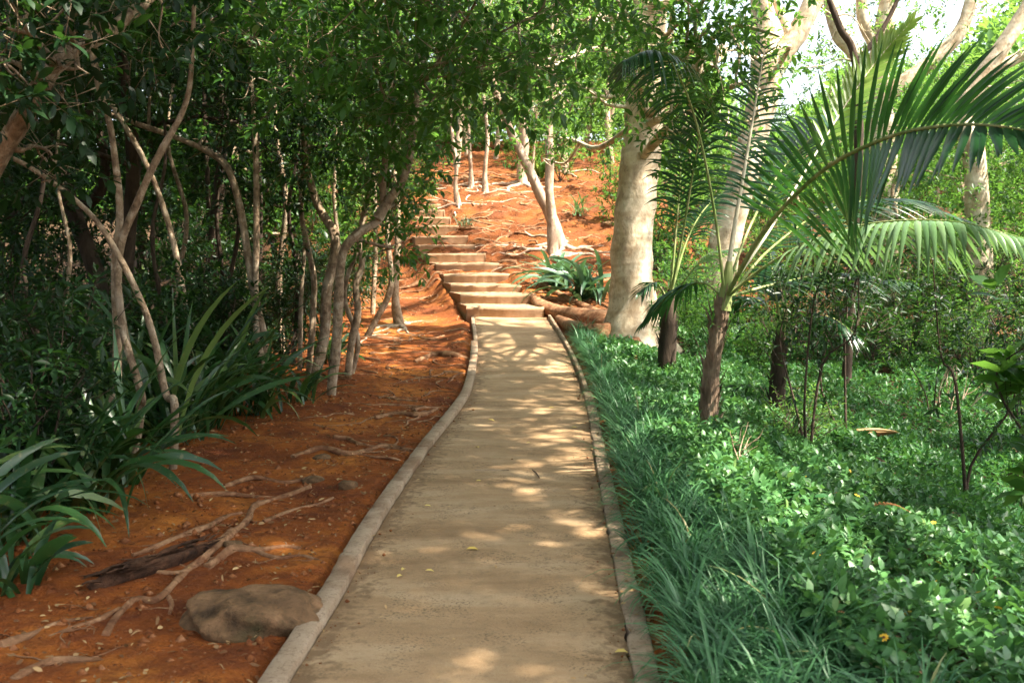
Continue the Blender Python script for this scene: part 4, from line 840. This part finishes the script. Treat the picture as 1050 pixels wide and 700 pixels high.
root_obj('short orange root beside the top of the boulder', [(212, 585), (225, 575), (240, 565), (262, 566), (292, 562), (308, 566)], [5, 5.5, 4.5, 3.5, 2.5])
root_obj('thin dark root lying across the soil above the long tan root', [(195, 510), (225, 508), (258, 510), (285, 512)], [3, 3, 2.5, 2])
root_obj('pale root cut by the bottom left corner', [(15, 700), (35, 690), (55, 680), (85, 679), (108, 682)], [6, 6, 5, 4, 2])
root_obj('thin root running out to the left of the long tan root', [(122, 628), (100, 638), (75, 648), (50, 655)], [3, 3, 2, 1])
root_obj('thin root close to the kerb, right of the long one', [(270, 535), (300, 524), (325, 518), (342, 512)], [2, 2.5, 2, 1.5])
root_obj('small root stub pointing at the boulder', [(173, 612), (176, 622), (174, 632)], [3, 2.5, 1.5])
root_obj('thin root below the tan fork', [(90, 605), (120, 590), (150, 588), (185, 588), (215, 575)], [2, 2, 2.5, 2])
root_obj('pale root in the shade by the kerb bend', [(425, 372), (445, 365), (465, 366), (482, 370)], [2, 4, 4, 2])
root_obj('slim root beside the left kerb below the twisted clump', [(385, 430), (405, 424), (432, 428), (448, 420)], [2, 3, 3, 1.5])
root_obj('root branching left from the middle of the long tan root', [(240, 548), (222, 556), (200, 562), (184, 574), (165, 585)], [4, 3.5, 3, 2])
root_obj('slender root running level above the boulder towards the kerb', [(262, 566), (285, 574), (310, 570), (330, 577)], [3, 2.5, 2, 1])
root_obj('buried root ridge at the lower left corner', [(0, 668), (30, 655), (62, 640), (95, 634)], [5, 5, 4, 2])
root_obj('thin root crossing towards the small flat stone', [(230, 500), (260, 492), (292, 496), (320, 490)], [2.5, 3, 2.5, 2])
root_obj('curved root in the shade under the strap leaves', [(300, 470), (330, 462), (362, 466), (395, 458), (420, 462)], [3, 3.5, 3, 2])
lg = [G(92, 608), G(130, 594), G(175, 582), G(212, 566)]; mb = MB()
tube(mb, [q + np.array([0, 0, .015]) for q in lg], [.012, .05, .058, .05, .052, .02], 16, 6, .35)
n_ = 70; qa = rng.uniform(0, 1, n_)[:, None]; bb = np.array(lg[0])[None] * (1 - qa) + np.array(lg[-1])[None] * qa; an = rng.uniform(.2, 2.9, n_); lx = lg[-1] - lg[0]; az0 = math.atan2(lx[1], lx[0]); bb = bb + np.stack([-math.sin(az0) * np.cos(an) * .05, math.cos(az0) * np.cos(an) * .05, np.sin(an) * .048 + .015], -1)
blades(mb, bb, az0 + rng.choice([0, math.pi], n_) + rng.normal(0, .25, n_), rng.uniform(.05, .14, n_), rng.uniform(.02, .05, n_), rng.uniform(0, .25, n_), rng.uniform(-.2, .5, n_), 4, .4, .6)
tag(mb.build('fallen_log', m_log), 'dark rotting log half buried in the red soil at left', 'log')
kk = 0
lab_l = 'thin root creeping over the dark red soil left of the path'; lab_h = 'gnarled root crossing the red hillside beside the stairs'
for i in range(80):
    yv = rng.uniform(7.5, 22); e = float(np.interp(yv, PY, PL)) if yv < 17 else float(stair_x(yv)) - .75; xv = e - rng.uniform(.25, 1.9 if yv > 11 else 1.2)
    pts, rr = root_path(xv, yv, rng.uniform(0, 6.3), rng.uniform(.5, 1.5), rng.uniform(.008, .022), seg=9, wander=.5); mb = MB(); tube(mb, pts, rr, 6, 4, .2, seed=i)
    tag(mb.build('tree_root', m_root), lab_l, 'root', 'thin roots on the soil left of the path')
for i in range(150):
    yv = rng.uniform(18, 36); sxv = float(stair_x(yv)); xv = sxv + rng.uniform(.75, 1.1 + (yv - 16) * .17 + .8) if rng.uniform() < .85 else sxv - rng.uniform(.8, 1.8)
    a = rng.choice([0, math.pi]) + rng.normal(0, .35); pts, rr = root_path(xv, yv, a, rng.uniform(.8, 2.4), rng.uniform(.02, .05), seg=9, wander=.35); mb = MB(); tube(mb, pts, rr, 7, 4, .2, seed=i)
    tag(mb.build('tree_root', m_root), lab_h, 'root', 'roots crossing the hillside')
# rocks
def rock(label, c, s, seed, mat=m_rock, n=26, name='rock'):
    mb = MB(); th = np.linspace(0, 2 * math.pi, n, endpoint=False); ph = np.linspace(-1.2, math.pi / 2, n // 2); A, B = np.meshgrid(th, ph); d = np.stack([np.cos(A) * np.cos(B), np.sin(A) * np.cos(B), np.sin(B)], -1)
    k = seed; bump = 1 + .10 * np.sin(d[..., 0] * 4 + k) * np.sin(d[..., 1] * 3.3 + k * 2) + .07 * np.sin(d[..., 2] * 7 + d[..., 0] * 6 + k) + .03 * np.sin(d[..., 1] * 15 + k) * np.sin(d[..., 0] * 13)
    e = np.sign(d) * np.abs(d) ** .8; V = np.array(c) + e * bump[..., None] * np.array(s); m = len(ph); i = np.arange(m - 1)[:, None] * n; j = np.arange(n)[None]; j2 = (j + 1) % n
    mb.add(V, np.stack([i + j, i + j2, i + n + j2, i + n + j], -1).reshape(-1, 4)); return tag(mb.build(name, mat), label, 'rock')
g = G(258, 640); rock('large flat mossy boulder sunk in the soil beside the kerb', (g[0] - .0, g[1] + .02, g[2] + .0), (.285, .235, .12), 2.0, n=60, name='boulder')
g = G(357, 500); rock('small rounded stone beside the kerb near the end of the long root', (g[0], g[1], g[2] + .01), (.065, .05, .04), 4)
g = G(322, 494); rock('small flat stone touching the end of the long tan root', (g[0], g[1], g[2] + .005), (.08, .06, .035), 5)
g = G(330, 470); rock('half-buried brown stone in the shaded soil', (g[0], g[1], g[2]), (.07, .06, .03), 7)
g = G(238, 562); rock('little reddish stone just above the boulder', (g[0], g[1], g[2]), (.05, .045, .025), 8)
g = G(650, 232); rock('brown rock on the red clearing behind the trunk', (g[0] - .6, g[1], g[2]), (.22, .2, .1), 9)
# litter
def scatter(n, xf, y0, y1): yy = y0 + (y1 - y0) * rng.uniform(0, 1, n) ** 1.3; a, b = xf(yy); xx = a + (b - a) * rng.uniform(0, 1, n); return np.stack([xx, yy, terrain(xx, yy)], -1)
fl_ = lambda y: (np.interp(y, [3, 8, 14, 22], [-3.2, -2.8, -3.2, -5]), np.interp(y, list(PY[2:]) + [22, 30], list(PL[2:] - .14) + [-2.1, -3.4]))
p = scatter(3400, fl_, 3, 24); mb = MB(); n = len(p); p[:, 2] += .012
put_leaves(mb, p, np.stack([rng.normal(size=n), rng.normal(size=n), rng.normal(0, .25, n)], -1), np.array([[0, 0, 1.]]) + rng.normal(0, .5, (n, 3)), rng.uniform(.015, .05, n), rng.uniform(.008, .024, n), rng.uniform(0, 1, n) ** 2.2, LEAF6)
p2 = scatter(500, lambda y: (stair_x(y) + .8, stair_x(y) + 1.6 + (y - 16) * .2), 17.5, 36); n = len(p2); p2[:, 2] += .02
put_leaves(mb, p2, rnd(n) * [1, 1, .3], np.array([[0, 0, 1.]]) + rng.normal(0, .5, (n, 3)), rng.uniform(.04, .09, n), rng.uniform(.02, .045, n), rng.uniform(0, 1, n), LEAF6)
yy = rng.uniform(3, 12, 140); xx = catm(PY, PR, yy) + rng.uniform(.0, .16, 140); p3 = np.stack([xx, yy, pathz(yy) + .018], -1); n = 140
put_leaves(mb, p3, rnd(n) * [1, 1, .2], np.array([[0, 0, 1.]]) + rng.normal(0, .4, (n, 3)), rng.uniform(.02, .05, n), rng.uniform(.01, .02, n), rng.uniform(0, 1, n), LEAF6)
yy = 3 + 13 * rng.uniform(0, 1, 110) ** 1.2; l_, r_2 = catm(PY, PL, yy), catm(PY, PR, yy); xx = l_ + (r_2 - l_) * rng.beta(.6, .6, 110); n = 110
put_leaves(mb, np.stack([xx, yy, pathz(yy) + .014], -1), rnd(n) * [1, 1, .15], np.array([[0, 0, 1.]]) + rng.normal(0, .3, (n, 3)), rng.uniform(.010, .032, n), rng.uniform(.006, .014, n), rng.uniform(0, 1, n), LEAF6)
tag(mb.build('leaf_litter', m_brown, smooth=False), 'scattered small dry leaves on the red soil and along the kerb', 'leaf litter', kind='stuff')
p = scatter(7000, fl_, 3, 15); yy = rng.uniform(3, 13, 600); sd_ = rng.uniform(0, 1, 600) < .5; xx = np.where(sd_, catm(PY, PL, yy) + .01 + np.abs(rng.normal(0, .05, 600)), catm(PY, PR, yy) - np.abs(rng.normal(0, .05, 600)) + .01)
p = np.vstack([p, np.stack([xx, yy, pathz(yy) + .002], -1)]); n = len(p); O = np.array([[1, 0, 0], [-1, 0, 0], [0, 1, 0], [0, -1, 0], [0, 0, .8], [0, 0, -.8]]); OF = np.array([[0, 2, 4], [2, 1, 4], [1, 3, 4], [3, 0, 4], [2, 0, 5], [1, 2, 5], [3, 1, 5], [0, 3, 5]])
s = rng.uniform(.003, .010, n) * (1 + 2.2 * (rng.uniform(0, 1, n) < .12)) * np.where(np.arange(n) >= 7000, .45, 1); V = p[:, None] + O[None] * s[:, None, None] * rng.uniform(.6, 1.3, (n, 6, 1)); mb = MB(); mb.add(V.reshape(-1, 3), (OF[None] + (np.arange(n) * 6)[:, None, None]).reshape(-1, 3))
tag(mb.build('pebbles', m_peb), 'small pebbles and soil crumbs on the red ground and path borders', 'pebbles', kind='stuff')
# fallen leaves on the path
def fleaf(px, py, L, a, lab, mat=m_yel):
    g = G(px, py); z = float(pathz(g[1])) + .012; mb = MB(); put_leaves(mb, np.array([[g[0], g[1], z]]), np.array([[math.cos(a), math.sin(a), .1]]), np.array([[.1, -.15, 1.]]), L, L * .45, rng.uniform(0, 1), (LEAF6[0] * [1, 1, 1.6], LEAF6[1]))
    tag(mb.build('fallen_leaf', mat), lab, 'leaf')
for a in ((478, 577, .07, .2, 'brightest folded yellow leaf in the middle of the near path'), (407, 606, .05, 1.0, 'yellow leaf nearest the left kerb, lower of a touching pair'), (412, 600, .05, 1.3, 'pale yellow leaf, upper of a touching pair by the left kerb'), (436, 601, .045, .1, 'single cream leaf right of the touching pair'),
          (630, 688, .06, .2, 'cream leaf at the bottom of the path by the right edge'), (500, 439, .07, -.3, 'cream leaf on the middle of the path, just below the bend'), (562, 426, .07, .1, 'orange-yellow leaf near the right side of the path far up'), (586, 447, .06, .2, 'small yellow leaf by the right edge far up the path'), (491, 468, .06, 2, 'curled cream leaf on the left half of the middle path'),
          (488, 504, .05, .5, 'olive-yellow leaf below the small twig'), (435, 530, .045, 0, 'green-yellow leaf near the left kerb'), (540, 463, .04, .4, 'tiny yellow leaf in the centre of the path')): fleaf(*a)
for (a, b, c, lab) in (((487, 493), (502, 492), (522, 492), 'straight thin twig lying across the path'), ((546, 492), (550, 496), (553, 500), 'short dark curved twig on the path right of the straight one')):
    mb = MB(); pts = [G(*q) for q in (a, b, c)]; pts = [np.array([q[0], q[1], float(pathz(q[1])) + .01]) for q in pts]; tube(mb, pts, [.004, .005, .003], 5, 4, .1); tag(mb.build('twig', m_dark if b[0] > 530 else m_stem), lab, 'twig')
